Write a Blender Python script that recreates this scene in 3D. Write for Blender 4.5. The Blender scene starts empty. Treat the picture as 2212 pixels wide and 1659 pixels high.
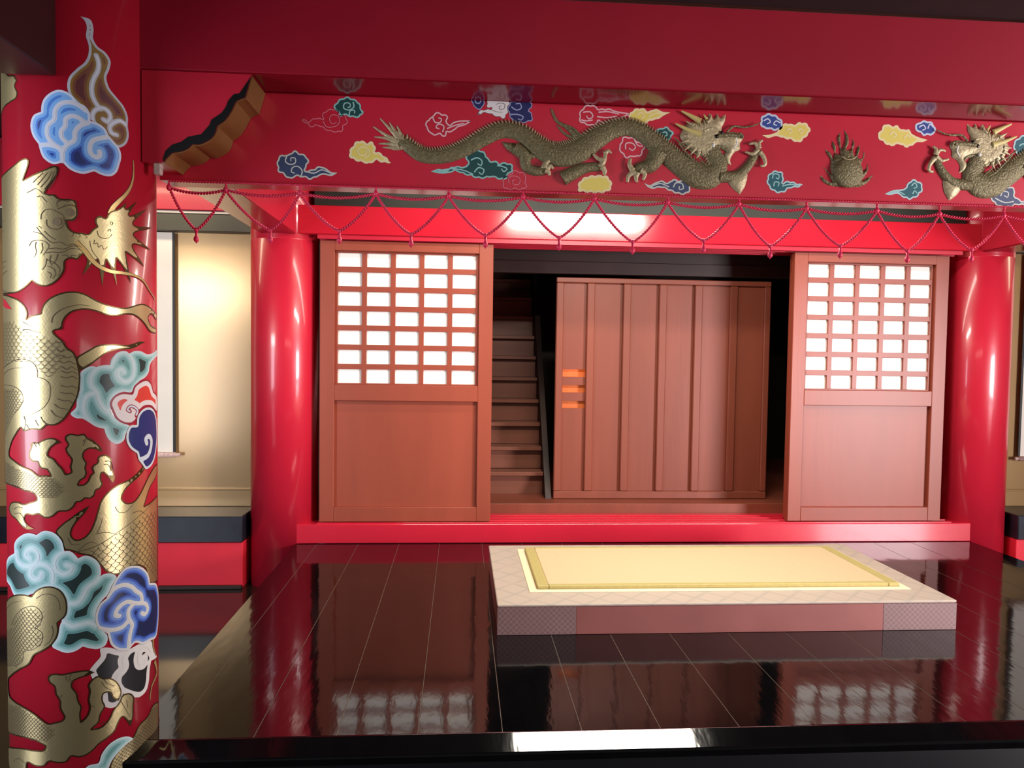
import bpy, bmesh, math, random
import numpy as np
from mathutils import Vector, Matrix
from mathutils.geometry import delaunay_2d_cdt

random.seed(4)
scene = bpy.context.scene
col = scene.collection

# ------------------------------------------------------------------ camera, world, lights, exposure
cam_data = bpy.data.cameras.new('camera')
cam_data.sensor_width = 36.0
cam_data.lens = 36.0 * 1564.3 / 2212.0
cam_data.clip_start = 0.05
cam = bpy.data.objects.new('camera', cam_data)
col.objects.link(cam)
YAW, PITCH, ROLL = 0.0709, 0.03905, -0.01452
_f = Vector((math.sin(YAW)*math.cos(PITCH), math.cos(YAW)*math.cos(PITCH), -math.sin(PITCH)))
_r = Vector((math.cos(YAW), -math.sin(YAW), 0))
_d = _f.cross(_r)
_r2 = _r*math.cos(ROLL) + _d*math.sin(ROLL)
_d2 = -_r*math.sin(ROLL) + _d*math.cos(ROLL)
_m = Matrix((( _r2.x, -_d2.x, -_f.x), (_r2.y, -_d2.y, -_f.y), (_r2.z, -_d2.z, -_f.z))).to_4x4()
cam.matrix_world = Matrix.Translation((0, -4.5, 1.45)) @ _m
scene.camera = cam

scene.view_settings.view_transform = 'Standard'
scene.view_settings.look = 'None'
scene.view_settings.gamma = 1.0
scene.view_settings.use_curve_mapping = False
scene.view_settings.exposure = 0.0

world = bpy.data.worlds.new('World')
scene.world = world
world.use_nodes = True
world.node_tree.nodes['Background'].inputs[0].default_value = (1.0, 0.93, 0.88, 1)
world.node_tree.nodes['Background'].inputs[1].default_value = 0.085

def area(name, loc, target, sx, sy, power, color):
    l = bpy.data.lights.new(name, 'AREA')
    l.shape = 'RECTANGLE'; l.size = sx; l.size_y = sy; l.energy = power; l.color = color
    o = bpy.data.objects.new(name, l); col.objects.link(o)
    o.location = loc
    o.rotation_euler = (Vector(target) - Vector(loc)).to_track_quat('-Z', 'Y').to_euler()
    return o
# ceiling tube above the dais, hidden from the hall by the painted beam
area('dais_tube_lamp', (0.93, -1.45, 2.56), (0.93, -0.90, 0.3), 1.1, 0.2, 60, (1.0, 0.93, 0.80))
area('lintel_tube_lamp', (1.18, -0.55, 2.71), (1.18, -0.25, 0.3), 3.4, 0.1, 28, (1.0, 0.93, 0.80))
# daylight openings of the hall on both sides, a lamp at left and an added fill
area('hall_window_left', (-3.05, -3.6, 1.3), (-0.2, -2.5, 1.15), 1.0, 2.0, 72, (0.84, 0.88, 1.0))
area('hall_lamp_left', (-3.0, -3.5, 2.2), (-1.3, 0.3, 1.4), 1.0, 0.4, 5, (1.0, 0.94, 0.84)).data.spread = math.radians(70)
area('hall_window_right', (5.4, -4.6, 1.15), (1.9, -0.9, 1.15), 1.3, 1.9, 92, (1.0, 0.90, 0.92)).data.spread = math.radians(80)
area('hall_fill_light', (1.2, -5.2, 2.45), (1.2, -1.0, 0.6), 2.4, 0.5, 15, (1.0, 0.9, 0.8))  # unseen fill added to brighten the frieze and front faces
area('alcove_lamp_left', (-2.0, -0.05, 2.5), (-2.0, 0.25, 1.0), 1.2, 0.08, 4.5, (1.0, 0.84, 0.58))
area('alcove_lamp_right', (4.5, -0.05, 2.5), (4.5, 0.25, 1.0), 1.2, 0.08, 4.5, (1.0, 0.84, 0.58))

# ------------------------------------------------------------------ materials
MATS = {}
def lin(c):
    return tuple(((v/255)/12.92 if v/255 <= 0.04045 else ((v/255+0.055)/1.055)**2.4) for v in c)
def mat(name, rgb, rough=0.5, metal=0.0, coat=0.0, noise=0.0, nscale=6.0, bump=0.0, bscale=60.0, stretch=(1, 1, 1), spec=0.5, rgb2=None):
    m = bpy.data.materials.new(name); m.use_nodes = True
    nt = m.node_tree; b = nt.nodes['Principled BSDF']
    c = lin(rgb)
    b.inputs['Base Color'].default_value = (*c, 1)
    b.inputs['Roughness'].default_value = rough
    b.inputs['Metallic'].default_value = metal
    b.inputs['Specular IOR Level'].default_value = spec
    if coat:
        b.inputs['Coat Weight'].default_value = coat
        b.inputs['Coat Roughness'].default_value = 0.10
    if noise or bump:
        tc = nt.nodes.new('ShaderNodeTexCoord'); mp = nt.nodes.new('ShaderNodeMapping')
        mp.inputs['Scale'].default_value = stretch
        nt.links.new(tc.outputs['Object'], mp.inputs['Vector'])
    if noise:
        n = nt.nodes.new('ShaderNodeTexNoise'); n.inputs['Scale'].default_value = nscale; n.inputs['Detail'].default_value = 5
        r = nt.nodes.new('ShaderNodeValToRGB')
        c2 = lin(rgb2) if rgb2 else tuple(v*(1-noise) for v in c)
        c3 = c if rgb2 else tuple(min(1, v*(1+noise)) for v in c)
        r.color_ramp.elements[0].color = (*c2, 1); r.color_ramp.elements[1].color = (*c3, 1)
        r.color_ramp.elements[0].position = 0.3; r.color_ramp.elements[1].position = 0.7
        nt.links.new(mp.outputs[0], n.inputs['Vector']); nt.links.new(n.outputs[0], r.inputs[0]); nt.links.new(r.outputs[0], b.inputs['Base Color'])
    if bump:
        n2 = nt.nodes.new('ShaderNodeTexNoise'); n2.inputs['Scale'].default_value = bscale; n2.inputs['Detail'].default_value = 3
        bp = nt.nodes.new('ShaderNodeBump'); bp.inputs['Strength'].default_value = bump; bp.inputs['Distance'].default_value = 0.01
        nt.links.new(mp.outputs[0], n2.inputs['Vector']); nt.links.new(n2.outputs[0], bp.inputs['Height']); nt.links.new(bp.outputs[0], b.inputs['Normal'])
    MATS[name] = m
    return m
def ramp_mat(name, stops, span, rough=0.45, metal=0.0, bump=0.0):
    """colour bands painted inward from the outline; 'edge' holds the distance to the nearest painted line in metres"""
    m = bpy.data.materials.new(name); m.use_nodes = True
    nt = m.node_tree; b = nt.nodes['Principled BSDF']
    at = nt.nodes.new('ShaderNodeAttribute'); at.attribute_name = 'edge'
    mu = nt.nodes.new('ShaderNodeMath'); mu.operation = 'DIVIDE'; mu.inputs[1].default_value = span
    r = nt.nodes.new('ShaderNodeValToRGB'); r.color_ramp.interpolation = 'CONSTANT'
    nt.links.new(at.outputs['Fac'], mu.inputs[0]); nt.links.new(mu.outputs[0], r.inputs[0]); nt.links.new(r.outputs[0], b.inputs['Base Color'])
    els = r.color_ramp.elements
    while len(els) < len(stops): els.new(0.5)
    for e, (p, c) in zip(els, stops):
        e.position = p/span; e.color = (*lin(c), 1)
    b.inputs['Roughness'].default_value = rough; b.inputs['Metallic'].default_value = metal
    if bump:
        tc = nt.nodes.new('ShaderNodeTexCoord'); n = nt.nodes.new('ShaderNodeTexNoise'); n.inputs['Scale'].default_value = 90
        bp = nt.nodes.new('ShaderNodeBump'); bp.inputs['Strength'].default_value = bump; bp.inputs['Distance'].default_value = 0.004
        nt.links.new(tc.outputs['Object'], n.inputs['Vector']); nt.links.new(n.outputs[0], bp.inputs['Height']); nt.links.new(bp.outputs[0], b.inputs['Normal'])
    MATS[name] = m
    return m

mat('red_lacquer', (204, 32, 56), 0.32, coat=0.5, noise=0.06, nscale=3, bump=0.02, bscale=25)
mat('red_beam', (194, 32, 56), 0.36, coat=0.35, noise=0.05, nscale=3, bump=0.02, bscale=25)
mat('red_shaded', (156, 22, 44), 0.36, coat=0.3, noise=0.06, nscale=3, bump=0.02, bscale=25)  # darker red puts the shade on the front beam into its colour
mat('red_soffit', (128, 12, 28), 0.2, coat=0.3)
mat('red_lintel', (206, 32, 52), 0.155, noise=0.05, nscale=3, bump=0.03, bscale=14, stretch=(0.3, 1, 1), spec=0.9)
mat('red_riser', (235, 40, 62), 0.5, noise=0.05)
mat('black_lacquer', (9, 9, 11), 0.07, spec=0.6, noise=0.2, nscale=4, bump=0.08, bscale=5, stretch=(3, 1, 1))
mat('black_board', (30, 33, 44), 0.3, noise=0.3, nscale=9)
mat('joint_glint', (112, 100, 86), 0.6)
mat('floor_gloss', (30, 26, 22), 0.09, noise=0.2, nscale=2, bump=0.012, bscale=5)
mat('door_brown', (146, 68, 49), 0.42, noise=0.10, nscale=5, bump=0.03, bscale=40, stretch=(1, 1, 0.12))
mat('inner_brown', (124, 61, 43), 0.45, noise=0.12, nscale=5, bump=0.04, bscale=40, stretch=(1, 1, 0.12))
mat('stair_brown', (118, 70, 54), 0.4, noise=0.15, nscale=5, bump=0.03, bscale=40, stretch=(0.15, 1, 1))
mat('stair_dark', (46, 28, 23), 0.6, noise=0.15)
mat('dais_black', (8, 8, 13), 0.45, noise=0.2)
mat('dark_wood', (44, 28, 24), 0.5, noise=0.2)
mat('slot_orange', (214, 106, 44), 0.5, noise=0.1)
mat('paper', (247, 246, 240), 0.85, noise=0.015, nscale=30)
mat('gold_wall', (180, 148, 102), 0.22, metal=0.25, noise=0.05, nscale=2, bump=0.02, bscale=3)
mat('olive_board', (74, 70, 56), 0.55, noise=0.15)
mat('pale_strip', (206, 198, 190), 0.5)
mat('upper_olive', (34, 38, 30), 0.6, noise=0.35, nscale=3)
mat('ceiling_dark', (40, 24, 24), 0.7, noise=0.2)
mat('beam_dark', (58, 22, 24), 0.5, noise=0.2)
mat('cloth_cover', (206, 198, 184), 0.7, noise=0.0)
mat('base_brown', (150, 90, 84), 0.45, noise=0.08, nscale=4)
mat('mat_straw', (208, 186, 146), 0.75, noise=0.05, nscale=40, stretch=(1, 12, 1), bump=0.05, bscale=120)
mat('mat_border', (180, 166, 104), 0.7, noise=0.06, nscale=50)
mat('cream', (240, 224, 188), 0.75)
mat('gilt', (156, 122, 70), 0.4, metal=0.6, noise=0.12, nscale=7)
mat('black_paint', (14, 12, 14), 0.4)
mat('plaster_chip', (206, 178, 170), 0.8, noise=0.3, nscale=60)
mat('rope_red', (226, 48, 88), 0.45, noise=0.08, nscale=80)
mat('bronze', (116, 107, 75), 0.5, metal=0.35, noise=0.25, nscale=120, bump=0.5, bscale=160)
mat('bronze_pale', (178, 164, 128), 0.5, metal=0.3, noise=0.2, nscale=90, bump=0.3, bscale=120)
mat('horn_yellow', (206, 190, 118), 0.5, noise=0.1)
mat('ivory', (240, 236, 224), 0.5)
mat('eye_black', (10, 8, 8), 0.25)
mat('ink', (74, 58, 38), 0.6)
mat('ink_grey', (120, 104, 78), 0.6)
mat('outline_white', (216, 222, 236), 0.5)
mat('line_pink', (220, 118, 134), 0.5)
mat('line_pale', (226, 178, 184), 0.5)
mat('gold_line', (222, 190, 124), 0.35, metal=0.6)
mat('scroll_paper', (244, 240, 228), 0.8, noise=0.03)
mat('scroll_black', (26, 24, 22), 0.5)
GOLD = (226, 208, 156)
ramp_mat('gold', [(0, (98, 80, 52)), (0.0008, GOLD), (0.5, GOLD)], 1.0, 0.34, 0.9, bump=0.06)
ramp_mat('brown', [(0, (186, 190, 206)), (0.0065, (134, 102, 42)), (0.0125, (118, 66, 46)), (0.019, (92, 36, 44))], 0.06)
ramp_mat('blue', [(0, (210, 220, 246)), (0.006, (128, 184, 248)), (0.0145, (78, 136, 224)), (0.0195, (42, 66, 150)), (0.026, (32, 46, 110))], 0.06)
ramp_mat('blue2', [(0, (216, 214, 214)), (0.006, (112, 146, 216)), (0.0125, (78, 112, 200)), (0.017, (52, 82, 172)), (0.021, (24, 36, 80))], 0.06)
ramp_mat('teal', [(0, (206, 226, 230)), (0.0045, (176, 212, 214)), (0.0095, (140, 190, 190)), (0.015, (104, 158, 158)), (0.022, (34, 52, 50))], 0.06)
ramp_mat('redwhite', [(0, (158, 20, 50)), (0.005, (234, 222, 222)), (0.019, (226, 62, 52))], 0.06)
ramp_mat('navy', [(0, (214, 222, 228)), (0.007, (30, 42, 112))], 0.06)
ramp_mat('black', [(0, (222, 218, 216)), (0.015, (34, 32, 36))], 0.06)
ramp_mat('green', [(0, (140, 196, 190)), (0.0045, (24, 72, 72))], 0.06)
ramp_mat('slate', [(0, (196, 200, 192)), (0.0045, (58, 70, 104))], 0.06)
ramp_mat('navyc', [(0, (150, 158, 196)), (0.0028, (30, 38, 92))], 0.06)
ramp_mat('bluec', [(0, (196, 206, 224)), (0.006, (46, 72, 148))], 0.06)
ramp_mat('tealc', [(0, (176, 206, 210)), (0.0048, (28, 92, 104))], 0.06)
ramp_mat('yellow', [(0, (234, 218, 168)), (0.007, (226, 208, 104))], 0.06)
ramp_mat('whitec', [(0, (120, 108, 104)), (0.0012, (224, 220, 220))], 0.06)

# diamond-figured cloth for the seat platform
def diamond_mat(name, rgb, rgb2, scale, rough):
    m = bpy.data.materials.new(name); m.use_nodes = True
    nt = m.node_tree; b = nt.nodes['Principled BSDF']; b.inputs['Roughness'].default_value = rough
    tc = nt.nodes.new('ShaderNodeTexCoord'); sp = nt.nodes.new('ShaderNodeSeparateXYZ'); nt.links.new(tc.outputs['Object'], sp.inputs[0])
    yz = nt.nodes.new('ShaderNodeMath'); yz.operation = 'ADD'; nt.links.new(sp.outputs[1], yz.inputs[0]); nt.links.new(sp.outputs[2], yz.inputs[1])
    outs = []
    for op in ('ADD', 'SUBTRACT'):
        a = nt.nodes.new('ShaderNodeMath'); a.operation = op; nt.links.new(sp.outputs[0], a.inputs[0]); nt.links.new(yz.outputs[0], a.inputs[1])
        s = nt.nodes.new('ShaderNodeMath'); s.operation = 'MULTIPLY'; s.inputs[1].default_value = scale; nt.links.new(a.outputs[0], s.inputs[0])
        w = nt.nodes.new('ShaderNodeMath'); w.operation = 'SINE'; nt.links.new(s.outputs[0], w.inputs[0])
        w2 = nt.nodes.new('ShaderNodeMath'); w2.operation = 'ABSOLUTE'; nt.links.new(w.outputs[0], w2.inputs[0]); outs.append(w2)
    mi = nt.nodes.new('ShaderNodeMath'); mi.operation = 'MINIMUM'; nt.links.new(outs[0].outputs[0], mi.inputs[0]); nt.links.new(outs[1].outputs[0], mi.inputs[1])
    r = nt.nodes.new('ShaderNodeValToRGB'); r.color_ramp.elements[0].position = 0.1; r.color_ramp.elements[1].position = 0.35
    r.color_ramp.elements[0].color = (*lin(rgb2), 1); r.color_ramp.elements[1].color = (*lin(rgb), 1)
    n = nt.nodes.new('ShaderNodeTexNoise'); n.inputs['Scale'].default_value = 9; nt.links.new(tc.outputs['Object'], n.inputs['Vector'])
    mx = nt.nodes.new('ShaderNodeMixRGB'); mx.blend_type = 'MIX'; mx.inputs[2].default_value = (*lin(rgb), 1)
    nt.links.new(mi.outputs[0], r.inputs[0]); nt.links.new(n.outputs[0], mx.inputs[0]); nt.links.new(r.outputs[0], mx.inputs[1]); nt.links.new(mx.outputs[0], b.inputs['Base Color'])
    MATS[name] = m
diamond_mat('cloth_figure', (186, 172, 158), (162, 154, 144), 22, 0.6)
diamond_mat('end_figure', (128, 98, 98), (166, 140, 130), 130, 0.5)

# ------------------------------------------------------------------ helpers
WORLD = {}
def wloc(o):
    return WORLD.get(o.name, Vector((0, 0, 0))) if o else Vector((0, 0, 0))
def tag(o, label=None, cat=None, group=None, kind=None):
    if label: o['label'] = label
    if cat: o['category'] = cat
    if group: o['group'] = group
    if kind: o['kind'] = kind
    return o
def thing(name, loc, label, cat, group=None):
    o = bpy.data.objects.new(name, None); col.objects.link(o); o.location = loc; o.empty_display_size = 0.1
    WORLD[o.name] = Vector(loc)
    return tag(o, label, cat, group)
def link_mesh(name, me, parent=None, smooth=False):
    o = bpy.data.objects.new(name, me); col.objects.link(o)
    if parent: o.parent = parent
    WORLD[o.name] = wloc(parent).copy()
    if smooth:
        for p in me.polygons: p.use_smooth = True
    return o
def mesh_obj(name, verts, faces, mats, parent=None, idx=None, smooth=False, edge=None):
    off = wloc(parent)
    me = bpy.data.meshes.new(name)
    me.from_pydata([tuple(Vector(v) - off) for v in verts], [], faces)
    for m in ([mats] if isinstance(mats, str) else mats): me.materials.append(MATS[m])
    if idx is not None: me.polygons.foreach_set('material_index', idx)
    if edge is not None:
        a = me.attributes.new('edge', 'FLOAT', 'POINT'); a.data.foreach_set('value', edge)
    me.update()
    return link_mesh(name, me, parent, smooth)
def box(name, x0, x1, y0, y1, z0, z1, m, parent=None, bev=0.003):
    bm = bmesh.new()
    vs = [bm.verts.new((x, y, z)) for z in (z0, z1) for y in (y0, y1) for x in (x0, x1)]
    for f in ((0, 2, 3, 1), (4, 5, 7, 6), (0, 1, 5, 4), (2, 6, 7, 3), (0, 4, 6, 2), (1, 3, 7, 5)): bm.faces.new([vs[i] for i in f])
    if bev:
        bmesh.ops.bevel(bm, geom=bm.edges[:], offset=min(bev, 0.3*min(x1-x0, y1-y0, z1-z0)), segments=1, affect='EDGES')
    off = wloc(parent)
    for v in bm.verts: v.co -= off
    me = bpy.data.meshes.new(name); bm.to_mesh(me); bm.free(); me.materials.append(MATS[m])
    return link_mesh(name, me, parent)
def revolve(name, cx, cy, prof, m, parent=None, seg=160):
    verts, faces = [], []
    for (r, z) in prof:
        for i in range(seg):
            a = 2*math.pi*i/seg; verts.append((cx + r*math.sin(a), cy - r*math.cos(a), z))
    for k in range(len(prof)-1):
        for i in range(seg):
            j = (i+1) % seg; faces.append((k*seg+i, k*seg+j, (k+1)*seg+j, (k+1)*seg+i))
    faces.append(tuple(range(seg))[::-1]); faces.append(tuple((len(prof)-1)*seg+i for i in range(seg)))
    o = mesh_obj(name, verts, faces, m, parent)
    for p in o.data.polygons:
        if len(p.vertices) == 4: p.use_smooth = True
    return o
def prism(name, poly_xz, y0, y1, m, parent=None):
    n = len(poly_xz)
    verts = [(x, y0, z) for x, z in poly_xz] + [(x, y1, z) for x, z in poly_xz]
    faces = [tuple(range(n)), tuple(range(2*n-1, n-1, -1))] + [(i, n+i, n+(i+1) % n, (i+1) % n) for i in range(n)]
    o = mesh_obj(name, verts, faces, m, parent)
    bm = bmesh.new(); bm.from_mesh(o.data); bmesh.ops.recalc_face_normals(bm, faces=bm.faces[:]); bm.to_mesh(o.data); bm.free()
    return o
def smooth_path(pts, closed, step):
    """Catmull-Rom through the points; a point with a third entry is a corner"""
    P = [np.array(p[:2], float) for p in pts]; C = [len(p) > 2 for p in pts]; n = len(P)
    out = []
    rng = range(n) if closed else range(n-1)
    for i in rng:
        p1, p2 = P[i], P[(i+1) % n]
        p0 = P[(i-1) % n] if (closed or i > 0) else p1
        p3 = P[(i+2) % n] if (closed or i+2 < n) else p2
        L = np.linalg.norm(p2-p1)
        if L < 1e-9: continue
        def tangent(a, b, c):
            la, lb = max(np.linalg.norm(b-a), 1e-9), max(np.linalg.norm(c-b), 1e-9)
            return ((b-a)/la*lb + (c-b)/lb*la)/(la+lb)
        t1 = (p2-p1)/L if C[i] else tangent(p0, p1, p2)
        t2 = (p2-p1)/L if C[(i+1) % n] else tangent(p1, p2, p3)
        k = max(1, int(math.ceil(L/step)))
        for j in range(k):
            t = j/k; h1 = 2*t**3-3*t*t+1; h2 = t**3-2*t*t+t; h3 = -2*t**3+3*t*t; h4 = t**3-t*t
            out.append(h1*p1 + h2*L*t1 + h3*p2 + h4*L*t2)
    if not closed: out.append(P[-1])
    return np.array(out)
def seg_dist(Q, paths, closed_flags):
    best = np.full(len(Q), 1e9)
    for path, cl in zip(paths, closed_flags):
        A = path; B = np.roll(path, -1, axis=0) if cl else path[1:]
        if not cl: A = path[:-1]
        for a, b in zip(A, B):
            ab = b-a; L2 = max(ab@ab, 1e-12)
            t = np.clip(((Q-a)@ab)/L2, 0, 1)
            d = np.hypot(*(Q - (a + t[:, None]*ab)).T)
            best = np.minimum(best, d)
    return best
def inside(Q, poly):
    x, y = Q[:, 0], Q[:, 1]; r = np.zeros(len(Q), bool); j = len(poly)-1
    for i in range(len(poly)):
        xi, yi = poly[i]; xj, yj = poly[j]
        if yi != yj:
            r ^= ((yi > y) != (yj > y)) & (x < (xj-xi)*(y-yi)/(yj-yi)+xi)
        j = i
    return r
def fill_flat(outline, strokes, grid):
    """triangulated painted area in surface metres: points, triangles, distance to nearest painted line"""
    o = smooth_path(outline, True, grid*0.8)
    keep = [0]
    for i in range(1, len(o)):
        if np.linalg.norm(o[i]-o[keep[-1]]) > grid*0.15: keep.append(i)
    o = o[keep]
    st = [smooth_path(s, False, grid) for s in strokes]
    lo, hi = o.min(0), o.max(0)
    gx = np.arange(lo[0]+grid/2, hi[0], grid); gy = np.arange(lo[1]+grid/2, hi[1], grid*0.87)
    G = np.array([(x + (grid/2 if k % 2 else 0), y) for k, y in enumerate(gy) for x in gx]) if len(gx) and len(gy) else np.zeros((0, 2))
    if len(G):
        G = G[inside(G, o)]
    if len(G):
        G = G[seg_dist(G, [o], [True]) > grid*0.4]
    pts = [Vector(p) for p in o] + [Vector(p) for p in G]
    n = len(o)
    r = delaunay_2d_cdt(pts, [], [list(range(n))], 1, 1e-6)
    V = np.array([tuple(v) for v in r[0]]); F = [tuple(f) for f in r[2]]
    d = seg_dist(V, [o]+st, [True]+[False]*len(st))
    return V, F, d
def ribbon(path, w0, w1, step):
    p = smooth_path(path, False, step)
    t = np.gradient(p, axis=0); t /= np.maximum(np.linalg.norm(t, axis=1, keepdims=True), 1e-9)
    nrm = np.stack([-t[:, 1], t[:, 0]], 1)
    w = np.linspace(w0, w1, len(p))[:, None]/2
    a, b = p+nrm*w, p-nrm*w
    V = np.concatenate([a, b]); m = len(p)
    F = [(i, i+1, m+i+1, m+i) for i in range(m-1)]
    return V, F
def scallop(out, lobe=0.026, amp=0.0045):
    """a traced cloud outline with small rounded lobes; a pointed tail keeps its straight flow"""
    p = smooth_path(out, True, 0.002); n = len(p); c = p.mean(0)
    far = np.linalg.norm(p-c, axis=1); tip = p[int(np.argmax(far))]
    has_tail = far.max() > 1.75*np.median(far)
    x, y = p[:, 0], p[:, 1]; area2 = np.sum(x*np.roll(y, -1)-np.roll(x, -1)*y)
    seg = np.linalg.norm(np.roll(p, -1, axis=0)-p, axis=1); s = np.concatenate([[0], np.cumsum(seg)[:-1]]); per = seg.sum()
    k = max(4, int(round(per/lobe))); t = np.roll(p, -1, axis=0)-np.roll(p, 1, axis=0); t /= np.maximum(np.linalg.norm(t, axis=1, keepdims=True), 1e-9)
    nrm = np.stack([t[:, 1], -t[:, 0]], 1)*(1 if area2 > 0 else -1)
    a = amp*(np.abs(np.sin(math.pi*k*s/per))-0.45)
    if has_tail: a = a*np.clip((np.linalg.norm(p-tip, axis=1)-0.045)/0.03, 0, 1)
    q = p + nrm*a[:, None]
    return [tuple(v) for v in q[::2]]
class Paint:
    """gathers painted areas and lines of one motif, then lays them on a surface as one thin mesh"""
    def __init__(self): self.V = []; self.F = []; self.I = []; self.E = []; self.H = []; self.mats = []
    def slot(self, m):
        if m not in self.mats: self.mats.append(m)
        return self.mats.index(m)
    def add(self, V, F, m, h, e=None):
        k = len(self.V); self.V += [tuple(v) for v in V]; self.F += [tuple(k+i for i in f) for f in F]
        self.I += [self.slot(m)]*len(F); self.H += [h]*len(V); self.E += list(e if e is not None else [0.02]*len(V))
    def lay(self, name, surf, parent):
        return mesh_obj(name, [surf(a, b, h) for (a, b), h in zip(self.V, self.H)], self.F, self.mats, parent, self.I, False, self.E)
def mm(pts): return [tuple([p[0]/1000, p[1]/1000] + list(p[2:])) for p in pts]

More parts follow.
